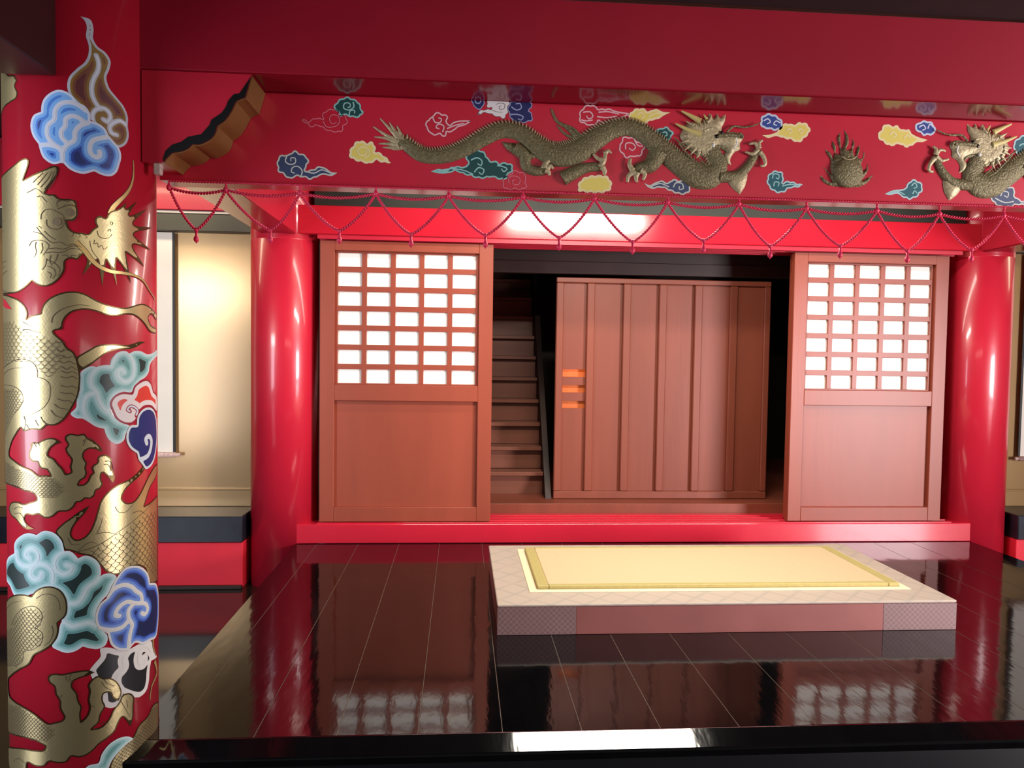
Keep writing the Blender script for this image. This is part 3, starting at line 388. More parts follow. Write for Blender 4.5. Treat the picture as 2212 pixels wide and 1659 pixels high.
FRIEZE_ART = {
 'a': ('green', [(-409,2220),(-401,2241),(-383,2255),(-366,2259),(-349,2253),(-332,2244),(-325,2227),(-319,2214),(-328,2200),(-348,2197),(-362,2200,1),(-379,2203),(-391,2199),(-396,2214)], [[(-350,2245),(-347,2230),(-362,2219),(-379,2225),(-376,2239),(-360,2239),(-359,2229),(-367,2227)],[(-361,2200),(-359,2216),(-345,2218),(-345,2209)]]),
 'b': ('pinkline', [(-511,2186,1),(-487,2177),(-467,2188),(-443,2185,1),(-440,2206),(-423,2216),(-403,2217),(-391,2201,1),(-375,2198),(-369,2185),(-382,2167,1),(-387,2152),(-402,2151),(-419,2152),(-436,2158),(-457,2169),(-480,2165),(-497,2176)], [[(-443,2182),(-433,2165),(-413,2164),(-396,2173),(-391,2187),(-399,2200),(-416,2201),(-423,2186),(-413,2174),(-401,2180)]]),
 'c': ('slate', [(-583,2058),(-568,2072),(-551,2071,1),(-531,2085),(-514,2078),(-493,2068),(-488,2051),(-495,2037),(-500,2027),(-476,2028),(-456,2039),(-436,2036),(-415,2023),(-397,2022,1),(-415,2011),(-442,2014),(-459,2008),(-480,1999),(-503,2005,1),(-527,2006),(-547,1998),(-564,2011),(-581,2021),(-584,2041)], [[(-554,2069),(-559,2052),(-546,2043),(-529,2048),(-529,2062),(-542,2063),(-542,2053)],[(-513,2003),(-507,2023),(-520,2037),(-537,2033),(-540,2019),(-530,2016)],[(-500,2024),(-470,2018),(-446,2029),(-419,2019)]]),
 'd': ('yellow', [(-361,2086),(-351,2104),(-341,2118),(-324,2124),(-307,2117,1),(-290,2121),(-280,2109),(-281,2092,1),(-266,2088),(-248,2076),(-230,2059,1),(-255,2059),(-276,2065),(-296,2054),(-317,2057,1),(-341,2063),(-358,2073)], [[(-307,2095),(-310,2081),(-327,2080),(-334,2094),(-320,2105),(-300,2098),(-296,2082),(-313,2071)]]),
 'e': ('pinkrim', [(-117,2173),(-112,2197),(-98,2205,1),(-92,2217),(-71,2216),(-53,2207),(-57,2189),(-46,2183),(-26,2194),(-1,2198),(21,2198,1),(2,2186),(-18,2180),(-36,2166),(-53,2164,1),(-60,2151),(-81,2156),(-98,2152),(-108,2163)], [[(-98,2205),(-91,2191),(-74,2192),(-71,2202),(-81,2205)],[(-67,2161),(-63,2179),(-81,2185),(-88,2174),(-77,2171)],[(-53,2172),(-25,2184),(2,2191)]]),
 'f': ('navyc', [(21,2264),(23,2276,1),(61,2278,1),(64,2259),(61,2245),(47,2238),(33,2244),(30,2256)], [[(38,2270),(37,2258),(51,2257),(54,2267)]]),
 'g': ('whitec', [(73,2256),(78,2272,1),(141,2274,1),(145,2259),(141,2248),(140,2228,1),(128,2212),(110,2216,1),(93,2221),(72,2228),(55,2223),(41,2220,1),(51,2231),(72,2237),(86,2236,1),(89,2243),(75,2246)], [[(120,2251),(113,2247),(117,2239),(129,2243),(131,2255),(117,2259),(103,2254)],[(89,2236),(107,2231),(124,2230)]]),
 'h': ('navyc', [(145,2255),(162,2270),(183,2272,1),(201,2271),(217,2265),(215,2248),(208,2237,1),(219,2227),(219,2210),(202,2202,1),(177,2200),(156,2207),(147,2224),(142,2238)], [[(152,2249),(170,2239),(184,2246),(180,2260),(166,2258)],[(149,2224),(173,2225),(191,2217),(184,2208),(174,2212)]]),
 'i': ('green', [(-103,2035,1),(-79,2044),(-55,2041),(-34,2052),(-10,2053),(11,2054,1),(15,2071),(7,2085),(18,2099),(39,2107),(59,2106),(74,2091),(84,2074,1),(102,2074),(116,2068,1),(140,2070),(158,2062),(160,2048),(148,2038,1),(134,2018),(113,2019),(92,2025,1),(71,2020),(47,2019),(26,2025),(1,2031),(-23,2039),(-51,2031),(-79,2030)], [[(25,2075),(46,2083),(60,2073),(57,2059),(46,2065)],[(36,2037),(50,2052),(67,2045),(60,2031),(50,2038)],[(109,2061),(127,2058),(141,2051),(130,2042),(123,2051)],[(-79,2037),(-34,2046),(1,2042),(33,2030)]]),
 'j': ('pinkline', [(129,2006),(138,2027),(155,2031,1),(162,2043),(180,2042,1),(201,2032),(198,2015,1),(203,1998),(187,1987,1),(166,1990),(149,1986,1),(135,1992)], [[(148,2006),(148,2024),(166,2029),(183,2021),(180,2004),(163,2003),(159,2014),(169,2017)]]),
 'k': ('pinkrim', [(375,2226),(385,2251),(406,2262),(427,2256),(438,2249,1),(467,2252),(499,2245),(537,2241,1),(510,2228),(482,2219),(460,2212),(435,2216,1),(418,2201),(396,2204,1),(378,2212)], [[(385,2240),(410,2241),(417,2228),(403,2220),(396,2230)],[(435,2242),(467,2245),(503,2238)],[(431,2228),(464,2226),(496,2232)],[(378,2216),(396,2213),(417,2217)]]),
 'l': ('yellow', [(534,2228),(542,2246),(564,2259),(585,2258),(600,2250,1),(625,2260),(647,2252),(672,2250,1),(651,2240),(636,2229,1),(615,2224),(597,2217),(586,2209),(568,2212),(550,2219)], [[(561,2236),(575,2247),(586,2237),(575,2226)],[(600,2234),(625,2246),(647,2245)]]),
 'm': ('pinkrim', [(507,2133),(516,2147,1),(516,2160),(533,2164),(555,2159),(566,2149,1),(588,2143),(583,2125,1),(571,2107),(553,2107),(531,2102),(516,2116)], [[(527,2127),(527,2144),(548,2147),(559,2135),(549,2124),(538,2131)],[(555,2159),(570,2139),(584,2139)]]),
 'n': ('green', [(626,2192),(641,2197),(659,2203),(673,2195),(683,2183),(674,2167,1),(663,2159),(649,2163),(630,2179)], [[(648,2184),(659,2187),(663,2177),(654,2173)]]),
 'o': ('yellow', [(373,1999),(378,2017),(396,2032),(421,2038),(442,2040),(467,2037),(482,2017),(481,1999),(465,1988),(429,1984),(393,1986),(375,1989)], []),
 'p': ('slate', [(590,2020,1),(609,2014),(627,2023),(648,2029),(670,2021,1),(684,2034),(702,2032),(724,2030),(745,2014),(740,1996),(722,1987),(700,1990,1),(682,1996),(660,2005),(638,2007),(620,2002),(605,2006)], [[(688,2009),(695,2023),(717,2021),(721,2006),(707,2004),(708,2013)],[(612,2008),(645,2020),(674,2009)]]),
 'q': ('bluec', [(975,2234),(982,2250),(1004,2259),(1026,2254,1),(1045,2240),(1051,2223),(1042,2208,1),(1020,2206),(1002,2210,1),(983,2213)], [[(986,2235),(1001,2242),(1008,2232),(997,2226)],[(1042,2230),(1027,2236),(1020,2225),(1031,2222)]]),
 'r': ('yellow', [(982,2188,1),(1006,2191),(1031,2201),(1049,2223),(1064,2230,1),(1086,2226),(1112,2234),(1134,2229),(1144,2208),(1132,2190,1),(1106,2170),(1080,2178,1),(1058,2181),(1028,2187),(1002,2180)], [[(1065,2206),(1075,2213),(1083,2203),(1072,2197)],[(1102,2207),(1112,2214),(1120,2204),(1109,2198)]]),
 's': ('tealc', [(1003,2047),(1013,2065),(1031,2073),(1054,2067),(1058,2049),(1055,2035,1),(1077,2041),(1099,2036),(1126,2030,1),(1104,2022),(1081,2019),(1063,2006,1),(1045,2002),(1022,2010),(1007,2026)], [[(1021,2048),(1024,2062),(1043,2059),(1040,2047),(1032,2052)],[(1026,2023),(1029,2037),(1044,2034),(1040,2023)],[(1055,2024),(1077,2030),(1107,2029)]]),
 't': ('yellow', [(1378,2199),(1390,2221,1),(1403,2239),(1426,2233,1),(1444,2235),(1460,2222,1),(1483,2224),(1498,2210),(1522,2200),(1552,2193,1),(1534,2185),(1515,2184),(1500,2173,1),(1477,2167),(1454,2177,1),(1420,2170),(1397,2182)], [[(1419,2204),(1430,2215),(1442,2205),(1431,2197)],[(1469,2195),(1480,2206),(1491,2196)]]),
 'u': ('bluec', [(1505,2232),(1516,2247),(1539,2255),(1561,2252),(1575,2238),(1578,2217,1),(1559,2209),(1537,2208,1),(1517,2220)], [[(1520,2233),(1535,2241),(1543,2230),(1532,2224)],[(1551,2230),(1558,2245),(1570,2235)]]),
 'v': ('tealc', [(1409,2009,1),(1433,2021),(1456,2025),(1475,2026,1),(1486,2041),(1504,2059),(1523,2055),(1539,2042),(1538,2021,1),(1518,2002),(1495,1994,1),(1472,2001),(1453,2011),(1426,2006)], [[(1501,2038),(1512,2049),(1520,2036),(1509,2031)],[(1506,2012),(1513,2023),(1521,2015)],[(1426,2012),(1456,2018),(1479,2008)]]),
 'w': ('slate', [(1782,2013),(1793,2036),(1816,2045),(1839,2048,1),(1867,2038),(1864,2019,1),(1876,2009),(1912,1995,1),(1916,1983,1),(1877,1987),(1858,1981),(1831,1975,1),(1803,1985),(1791,1995)], [[(1817,2014),(1824,2029),(1844,2026),(1841,2011),(1829,2017)],[(1798,2007),(1834,1993),(1865,1998)]]),
 'x': ('tealc', [(1856,2191),(1871,2209),(1898,2221),(1921,2207),(1923,2171),(1900,2156),(1873,2155),(1861,2169)], [[(1876,2184),(1891,2192),(1896,2174)]]),
 'jewel': ('relief', [(1218,2031),(1191,2046),(1183,2065,1),(1206,2048),(1225,2042),(1217,2061),(1190,2094,1),(1213,2075),(1221,2068),(1218,2093),(1219,2115),(1207,2132),(1197,2150,1),(1218,2136),(1226,2119),(1232,2133),(1223,2161),(1221,2179,1),(1233,2162),(1237,2137),(1248,2134),(1246,2162),(1239,2183),(1248,2209,1),(1249,2184),(1257,2152),(1261,2159),(1267,2184),(1262,2216,1),(1276,2192),(1277,2170),(1270,2152),(1282,2149),(1292,2171),(1292,2189,1),(1298,2171),(1293,2146),(1303,2128),(1308,2154),(1315,2168,1),(1317,2154),(1313,2125),(1324,2122),(1332,2151,1),(1333,2129),(1326,2115),(1327,2079),(1340,2087),(1347,2108,1),(1346,2083),(1334,2061),(1326,2050),(1345,2058),(1367,2071,1),(1349,2047),(1327,2032),(1297,2028),(1274,2029),(1248,2028)], [[(1249,2123),(1260,2116),(1275,2115),(1290,2119),(1297,2126)]]),
 'd_head': ('relief', [(714,2158),(706,2175),(713,2193),(724,2211),(745,2222),(770,2223),(792,2234),(803,2252,1),(818,2235),(828,2253,1),(837,2240),(857,2251,1),(854,2226),(844,2205),(848,2191),(873,2195),(899,2193),(914,2186),(916,2172),(907,2158),(908,2140),(890,2129),(876,2103),(880,2086,1),(858,2099),(854,2117),(864,2135),(853,2142),(831,2144),(828,2127),(788,2111),(762,2117),(736,2130),(722,2144)], []),
 'd_fin': ('relief', [(866,2053),(903,2058),(932,2066),(930,2024),(912,1993,1),(886,2012)], []),
 'd_thigh': ('relief', [(122,2137,1),(164,2132),(200,2112),(235,2093),(200,2081),(165,2097),(136,2117)], []),
}
DRAGON_LIMBS = [('foreleg',[(841,2049),(903,2055),(935,2084),(960,2124),(970,2142)],21,11),
 ('claw',[(967,2138),(949,2124),(923,2130)],8,3),
 ('claw',[(967,2142),(955,2159),(935,2155)],8,3),
 ('claw',[(970,2142),(970,2163),(981,2169)],9,3),
 ('claw',[(971,2131),(986,2114),(990,2089),(976,2085)],9,4),
 ('foreleg',[(635,2120),(607,2077),(571,2065),(554,2054)],34,14),
 ('claw',[(550,2057),(539,2075),(542,2096)],11,4),
 ('claw',[(557,2054),(536,2039),(533,2018)],11,4),
 ('claw',[(565,2051),(561,2033),(565,2019)],11,4),
 ('claw',[(575,2058),(590,2048),(583,2027)],11,4),
 ('hindleg',[(321,2026),(349,2041),(399,2063),(445,2068)],25,13),
 ('claw',[(442,2064),(456,2089),(459,2117)],11,4),
 ('claw',[(456,2086),(434,2092),(419,2106)],10,3),
 ('claw',[(457,2107),(469,2118),(478,2109)],9,3),
 ('claw',[(449,2065),(458,2051),(455,2039)],11,4),
 ('hindleg',[(164,2118),(196,2095),(204,2060),(232,2047),(268,2052)],21,14),
 ('claw',[(261,2055),(267,2073),(278,2080)],13,4),
 ('claw',[(268,2052),(282,2063),(289,2053)],11,3),
 ('claw',[(264,2048),(277,2042),(277,2031)],11,3),
 ('hindleg',[(288,2094),(313,2085),(324,2078)],14,4),
 ('horn',[(772,2181),(731,2194),(687,2213)],12,2),
 ('horn',[(770,2223),(734,2241),(706,2254)],11,2),
 ('horn',[(792,2231),(786,2238),(781,2247)],6,1),
 ('whisker',[(859,2191),(880,2210),(917,2209),(943,2214),(968,2225)],4,2),
 ('whisker',[(685,2167),(714,2144),(748,2124),(774,2100),(800,2076)],3,2),
 ('whisker',[(700,2150),(730,2116),(763,2086),(796,2069)],3,2),
 ('flame',[(282,2247),(300,2209),(333,2190),(369,2156)],3,9),
 ('flame',[(301,2195),(333,2165),(376,2153)],2,7),
 ('flame',[(311,2203),(354,2187),(387,2153)],2,6),
 ('mane',[(749,2208),(734,2215),(721,2223)],7,1),
 ('mane',[(739,2194),(724,2197),(709,2202)],7,1),
 ('mane',[(732,2176),(717,2174),(703,2174)],7,1),
 ('mane',[(732,2162),(719,2156),(708,2151)],7,1),
 ('mane',[(740,2148),(729,2137),(720,2128)],7,1),
 ('mane',[(755,2135),(746,2122),(739,2113)],7,1),
 ('mane',[(769,2125),(766,2112),(759,2103)],7,1),
 ('mane',[(792,2220),(803,2231),(806,2247)],7,1),
 ('mane',[(783,2199),(786,2217),(779,2230)],4,1),
 ('mane',[(776,2197),(772,2213),(761,2226)],4,1),
 ('mane',[(769,2192),(760,2206),(745,2216)],4,1),
 ('mane',[(763,2187),(750,2196),(733,2203)],4,1),
 ('mane',[(760,2180),(744,2184),(725,2187)],4,1),
 ('mane',[(759,2172),(741,2171),(723,2170)],4,1),
 ('mane',[(760,2164),(742,2158),(726,2154)],4,1),
 ('mane',[(764,2157),(747,2147),(734,2139)],4,1),
 ('mane',[(770,2152),(755,2137),(747,2126)],4,1),
 ('mane',[(777,2148),(766,2131),(764,2118)],4,1),
 ('mane',[(784,2146),(779,2128),(782,2115)],4,1),
 ('mane',[(793,2147),(793,2130),(801,2116)],4,1),
 ('mane',[(800,2150),(806,2135),(819,2123)],4,1),
 ('brow',[(782,2192),(807,2202),(833,2197)],6,3),
 ('snout',[(830,2178),(863,2182),(903,2180)],8,6),
 ('nostril',[(899,2187),(912,2182),(911,2172)],6,4),
 ('jaw',[(827,2148),(853,2142),(868,2124),(865,2103)],9,4),
 ('tongue',[(890,2175),(895,2157),(884,2139)],3,2),
 ('ear',[(753,2208),(764,2191),(774,2176)],5,2),
 ('tail_plume',[(-204,2126),(-246,2145),(-287,2171)],9,1),
 ('tail_plume',[(-204,2133),(-235,2166),(-265,2197)],9,1),
 ('tail_plume',[(-197,2133),(-218,2159),(-236,2186)],9,1),
 ('tail_plume',[(-191,2130),(-201,2153),(-212,2177)],9,1),
 ('tail_plume',[(-208,2122),(-246,2135),(-283,2138)],9,1),
 ('tail_plume',[(-208,2115),(-242,2118),(-269,2117)],9,1),
 ('tail_plume',[(-204,2109),(-232,2106),(-256,2106)],9,1),
 ('tail_plume',[(-194,2109),(-211,2102),(-228,2101)],9,1),
 ('tail_plume',[(-184,2126),(-180,2137),(-179,2151)],9,1)]
DRAGON_SPINE = [(-212,2131),(-187,2120),(-135,2087),(-66,2085),(5,2111),(63,2146),(128,2174),(181,2167),(234,2130),(288,2101),(334,2103),(376,2119),(429,2158),(482,2188),(535,2197),(591,2174),(634,2141),(678,2107),(724,2074),(766,2048),(811,2050),(835,2078),(819,2119),(791,2160)]
DRAGON_GIRTH = [15, 20, 23, 24, 25, 26, 26, 27, 32, 36, 39, 39, 35, 30, 27, 29, 32, 35, 38, 41, 41, 33, 29, 27]
DRAGON_EYES = [(825,2176),(842,2188),(816,2147)]
JEWEL_CENTRE = (1273, 2077)
ROPE_PINS = [(-910,1956),(-738,1954),(-511,1951),(-275,1956),(-45,1956),(193,1960),(425,1962),(666,1957),(904,1958),(1133,1951),(1375,1950),(1593,1945),(1820,1946)]
ROPE_DROPS = [(-828,1829),(-602,1833),(-388,1837),(-163,1832),(74,1835),(312,1834),(553,1827),(789,1836),(1014,1824),(1253,1831),(1486,1821),(1711,1829)]
BRACKET_EDGE = [(-623,2261),(-642,2196),(-649,2194),(-668,2184),(-674,2171),(-684,2151),(-700,2128),(-722,2111),(-725,2098),(-735,2078),(-754,2064),(-776,2055),(-792,2056),(-805,2043),(-824,2034),(-850,2029),(-872,2005),(-874,2001)]
BRACKET_BAND = [(-626,2256),(-658,2208),(-674,2205),(-690,2186),(-697,2167),(-709,2150),(-738,2129),(-744,2113),(-767,2086),(-805,2077),(-824,2062),(-850,2053),(-869,2034),(-877,2010)]

# ------------------------------------------------------------------ room shell
floor = tag(box('floor', -7, 9, -9, 3, -0.12, 0, 'floor_gloss', bev=0), kind='structure')
tag(box('ceiling', -7, 9, -9, -2.295, 2.53, 2.62, 'ceiling_dark', bev=0), kind='structure')
tag(box('ceiling', -7, 9, -2.045, 3, 2.75, 2.85, 'ceiling_dark', bev=0), kind='structure')
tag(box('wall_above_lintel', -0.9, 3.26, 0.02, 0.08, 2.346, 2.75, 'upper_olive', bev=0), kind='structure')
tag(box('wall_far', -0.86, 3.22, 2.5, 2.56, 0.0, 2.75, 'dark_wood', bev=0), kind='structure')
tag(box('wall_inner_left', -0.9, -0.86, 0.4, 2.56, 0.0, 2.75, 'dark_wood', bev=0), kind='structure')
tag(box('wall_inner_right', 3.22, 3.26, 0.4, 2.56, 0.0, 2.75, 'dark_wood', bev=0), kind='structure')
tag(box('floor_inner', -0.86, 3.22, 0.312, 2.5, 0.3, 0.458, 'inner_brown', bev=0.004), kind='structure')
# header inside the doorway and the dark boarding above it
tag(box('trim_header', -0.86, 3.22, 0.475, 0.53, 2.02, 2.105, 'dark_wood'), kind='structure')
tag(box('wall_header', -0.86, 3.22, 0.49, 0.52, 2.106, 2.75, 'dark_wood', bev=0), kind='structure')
for side, x0, x1 in (('left', -3.6, -1.32), ('right', 3.68, 6.0)):
    tag(box('wall_'+side, x0, x1, 0.30, 0.36, 0.44, 2.75, 'gold_wall', bev=0), kind='structure')
    tag(box('baseboard_'+side, x0, x1, 0.288, 0.30, 0.446, 0.552, 'gold_wall', bev=0.002), kind='structure')
    tag(box('trim_ridge_'+side, x0, x1, 0.282, 0.30, 0.553, 0.564, 'gold_wall', bev=0.002), kind='structure')
    tag(box('trim_rail_'+side, x0, x1, 0.22, 0.30, 2.205, 2.312, 'olive_board'), kind='structure')
    tag(box('trim_strip_'+side, x0, x1, 0.215, 0.30, 2.314, 2.330, 'pale_strip', bev=0.001), kind='structure')
    t = thing('head_beam', ((x0+x1)/2, 0.24, 2.34), 'red lacquered head beam over the gold alcove '+('beside the dragon column' if side == 'left' else 'past the far plain column'), 'beam', 'alcove head beams')
    box('face_board', x0, x1, 0.20, 0.30, 2.332, 2.74, 'red_beam', t)
    t = thing('alcove_platform', ((x0+x1)/2, 0.15, 0), 'raised alcove step with black top board and red riser '+('behind the dragon column' if side == 'left' else 'past the far plain column'), 'platform', 'alcove platforms')
    box('riser', x0, x1, 0.0, 0.30, 0.0, 0.282, 'red_riser', t)
    box('top_board', x0, x1, -0.012, 0.287, 0.284, 0.445, 'black_board', t, 0.005)
    box('foot_strip', x0, x1, -0.03, -0.001, 0.0, 0.022, 'dark_wood', t, 0.004)

# hanging scrolls in the alcoves
for x0, x1, lab in ((-2.42, -1.825, 'white hanging scroll with black edge on gold wall behind dragon column'), (3.89, 4.48, 'hanging scroll with black edge on gold wall past the far column')):
    t = thing('hanging_scroll', ((x0+x1)/2, 0.27, 0.78), lab, 'scroll', 'hanging scrolls in the gold alcoves')
    box('sheet', x0+0.012, x1-0.012, 0.2715, 0.2745, 0.80, 2.20, 'scroll_paper', t, 0)
    box('edge_band', x0-0.004, x0+0.0115, 0.270, 0.276, 0.80, 2.20, 'scroll_black', t, 0)
    box('edge_band', x1-0.0115, x1+0.004, 0.270, 0.276, 0.80, 2.20, 'scroll_black', t, 0)
    V, F = [], []
    for k, (xx, r) in enumerate(((x0-0.035, 0.011), (x0-0.005, 0.011), (x0-0.005, 0.016), (x1+0.005, 0.016), (x1+0.005, 0.011), (x1+0.035, 0.011))):
        for i in range(14):
            a = 2*math.pi*i/14; V.append((xx, 0.262+r*math.cos(a), 0.784+r*math.sin(a)))
    for k in range(5):
        for i in range(14): F.append((k*14+i, k*14+(i+1) % 14, (k+1)*14+(i+1) % 14, (k+1)*14+i))
    F += [tuple(range(14)), tuple(range(70, 84))]
    mesh_obj('roller', V, F, 'plaster_chip', t, smooth=True)

# ------------------------------------------------------------------ plain red columns of the doorway
COLR = 0.208
for x, lab in ((-1.108, 'plain glossy red round column beside the dragon column'), (3.468, 'plain glossy red round column at the far end of the dais')):
    t = thing('round_column', (x, 0.177, 0), lab, 'column', 'plain red doorway columns')
    revolve('shaft', x, 0.177, [(COLR, 0.0), (COLR, 2.135), (COLR-0.002, 2.137), (COLR-0.002, 2.141), (COLR, 2.143), (COLR, 2.75)], 'red_lacquer', t)
# side beams running from the doorway columns to the front
for x0, x1, lab in ((-1.215, -1.005, 'red side beam from plain column to dragon column'), (3.362, 3.572, 'red side beam above the far plain column')):
    t = thing('side_beam', ((x0+x1)/2, -1.0, 2.17), lab, 'beam', 'side beams over the dais edge')
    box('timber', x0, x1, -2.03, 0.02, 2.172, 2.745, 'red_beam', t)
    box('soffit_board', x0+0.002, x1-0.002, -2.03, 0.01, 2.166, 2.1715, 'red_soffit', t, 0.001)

# ------------------------------------------------------------------ threshold and lintel
t = thing('threshold_beam', (1.18, 0.15, 0.272), 'red threshold beam with sliding tracks under the doors', 'threshold')
box('beam_body', -1.0, 3.36, 0.0, 0.31, 0.2735, 0.393, 'red_lacquer', t, 0.004)
for y in (0.028, 0.093, 0.158, 0.223): box('track_rib', -0.88, 3.24, y-0.008, y-0.001, 0.393, 0.399, 'red_lacquer', t, 0.001)
t = thing('lintel_beam', (1.18, 0.15, 2.165), 'wide red lintel beam over the sliding doors', 'lintel')
box('beam_body', -0.995, 3.355, 0.0, 0.30, 2.172, 2.345, 'red_lintel', t, 0.004)
for y0, y1 in ((0.010, 0.032), (0.090, 0.098), (0.156, 0.164), (0.222, 0.245)): box('track_rib', -0.88, 3.24, y0, y1, 2.145, 2.1715, 'red_beam', t, 0.001)

# ------------------------------------------------------------------ sliding doors with paper lattice
def sliding_door(x0, x1, y0, label, right):
    z0, z1, y1 = 0.401, 2.140, y0+0.05
    t = thing('sliding_door', ((x0+x1)/2, y0+0.025, z0), label, 'door', 'lattice sliding doors')
    sw = 0.088
    box('stile', x0, x0+sw, y0, y1, z0, z1, 'door_brown', t)
    box('stile', x1-sw, x1, y0, y1, z0, z1, 'door_brown', t)
    a, b = x0+sw, x1-sw
    zb, zm0, zm1, zt = 0.492, 1.157, 1.257, 2.080
    box('rail', a, b, y0, y1, z0, zb, 'door_brown', t)
    box('rail', a, b, y0, y1, zm0, zm1, 'door_brown', t)
    box('rail', a, b, y0, y1, zt, z1, 'door_brown', t)
    box('lower_panel', a, b, y0+0.028, y1-0.010, zb, zm0, 'door_brown', t, 0)
    nc, nr = 5, 7
    bw = 0.030; ex = 0.017
    px = (b-a-2*ex+bw)/nc; pz = (zt-zm1-2*0.008+bw*1.1)/nr
    yl = y0+0.024
    lat = box('lattice_edge', a, a+ex, yl, yl+0.02, zm1, zt, 'door_brown', t, 0.001)
    box('lattice_edge', b-ex, b, yl, yl+0.02, zm1, zt, 'door_brown', t, 0.001)
    box('lattice_edge', a+ex, b-ex, yl, yl+0.02, zt-0.010, zt, 'door_brown', t, 0.001)
    box('lattice_edge', a+ex, b-ex, yl, yl+0.02, zm1, zm1+0.008, 'door_brown', t, 0.001)
    xs = [a+ex+i*px for i in range(nc)]; zs = [zm1+0.008+k*pz for k in range(nr)]
    pw, ph = px-bw, pz-bw*1.1
    for i in range(1, nc): box('lattice_bar', xs[i]-bw, xs[i], yl, yl+0.02, zm1+0.008, zt-0.010, 'door_brown', t, 0.0015)
    for k in range(1, nr): box('lattice_bar', a+ex, b-ex, yl+0.0006, yl+0.0194, zs[k]-bw*1.1, zs[k], 'door_brown', t, 0.0015)
    me = None
    for i in range(nc):
        for k in range(nr):
            if me is None:
                V = [(-pw/2, 0, -ph/2), (pw/2, 0, -ph/2), (pw/2, 0, ph/2), (-pw/2, 0, ph/2)]
                V = [(x*1.02, 0.0, z*1.02) for x, y, z in V] + [(x*1.02, 0.002, z*1.02) for x, y, z in V]
                me = bpy.data.meshes.new('paper_pane')
                me.from_pydata(V, [], [(0, 1, 2, 3), (7, 6, 5, 4), (0, 4, 5, 1), (1, 5, 6, 2), (2, 6, 7, 3), (3, 7, 4, 0)])
                me.materials.append(MATS['paper'])
            o = bpy.data.objects.new('paper_pane', me); col.objects.link(o); o.parent = t
            o.location = Vector((xs[i]+pw/2, yl+0.0145, zs[k]+ph/2)) - wloc(t)
    return t
sliding_door(-0.868, 0.195, 0.034, 'brown lattice sliding door beside the stair opening', False)
sliding_door(2.130, 3.170, 0.034, 'brown lattice sliding door beside the vertical board partition', True)
t = thing('door_leaf', (2.65, 0.124, 0.401), 'plain brown door leaf tucked behind the lattice door by the partition', 'door')
box('stile', 2.150, 2.238, 0.100, 0.148, 0.401, 2.140, 'door_brown', t)
box('stile', 3.082, 3.170, 0.100, 0.148, 0.401, 2.140, 'door_brown', t)
box('lower_panel', 2.238, 3.082, 0.112, 0.136, 0.401, 2.140, 'door_brown', t, 0)

# ------------------------------------------------------------------ stair, partition behind the opening
t = thing('staircase', (0.25, 0.6, 0.458), 'steep brown wooden stair rising into the dark behind the doorway', 'stairs')
H, G = 0.1652, 0.128
for k in range(1, 13):
    yk, zk = 0.48+G*k, 0.458+H*k
    if zk < 2.6:
        box('tread', -0.45, 0.596, yk, yk+G+0.03, zk-0.028, zk, 'stair_brown', t, 0.003)
    box('riser', -0.45, 0.596, yk+0.050, yk+0.060, zk-H+0.0005, min(zk-0.0285, 2.74), 'stair_brown', t, 0)
st = [(0.47, 0.459), (0.62, 0.459), (2.05, 2.32), (2.05, 2.55), (1.92, 2.55)]
V = [(0.598, y, z) for y, z in st] + [(0.638, y, z) for y, z in st]
n = len(st)
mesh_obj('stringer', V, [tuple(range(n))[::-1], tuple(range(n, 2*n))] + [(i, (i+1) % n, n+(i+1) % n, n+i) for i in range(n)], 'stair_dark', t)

t = thing('board_partition', (1.41, 0.49, 0.458), 'reddish brown partition of vertical boards with three open slots', 'partition')
PX0, PX1, PZ0, PZ1, PY = 0.652, 2.172, 0.4595, 1.995, 0.47
box('rail', PX0, PX1, PY, PY+0.035, PZ0, PZ0+0.052, 'inner_brown', t, 0.004)
box('rail', PX0, PX1, PY, PY+0.035, PZ1-0.035, PZ1, 'inner_brown', t, 0.004)
edges = [0.652 + i*(2.172-0.652)/6 for i in range(7)]
mw = 0.056
for i in range(7):
    if i == 0: a, b = PX0, PX0+0.052
    elif i == 6: a, b = PX1-0.045, PX1
    else: a, b = edges[i]-mw/2-0.012, edges[i]+mw/2-0.012
    box('mullion', a, b, PY+0.0005, PY+0.0345, PZ0+0.0525, PZ1-0.0355, 'inner_brown', t, 0.006)
    if i < 6:
        x0 = b; x1 = (edges[i+1]-mw/2-0.012) if i < 5 else PX1-0.045
        if i == 0:
            cuts = [PZ0+0.0525, 1.090, 1.142, 1.200, 1.252, 1.310, 1.362, PZ1-0.0355]
            for k in range(0, 8, 2): box('board' if k in (0, 6) else 'slot_bar', x0, x1, PY+0.026, PY+0.0335, cuts[k], cuts[k+1], 'inner_brown', t, 0)
        else:
            box('board', x0, x1, PY+0.026, PY+0.0335, PZ0+0.0525, PZ1-0.0355, 'inner_brown', t, 0)
box('slot_backing', PX0+0.03, PX0+0.30, PY+0.058, PY+0.066, 1.05, 1.40, 'slot_orange', t, 0)
lamp = bpy.data.lights.new('niche_lamp', 'AREA'); lamp.energy = 0.5; lamp.size = 0.2; lamp.size_y = 0.02; lamp.shape = 'RECTANGLE'; lamp.color = (1.0, 0.62, 0.3)
lo = bpy.data.objects.new('niche_lamp', lamp); col.objects.link(lo); lo.location = (0.80, 0.515, 1.46); lo.rotation_euler = (math.radians(-6), 0, 0)

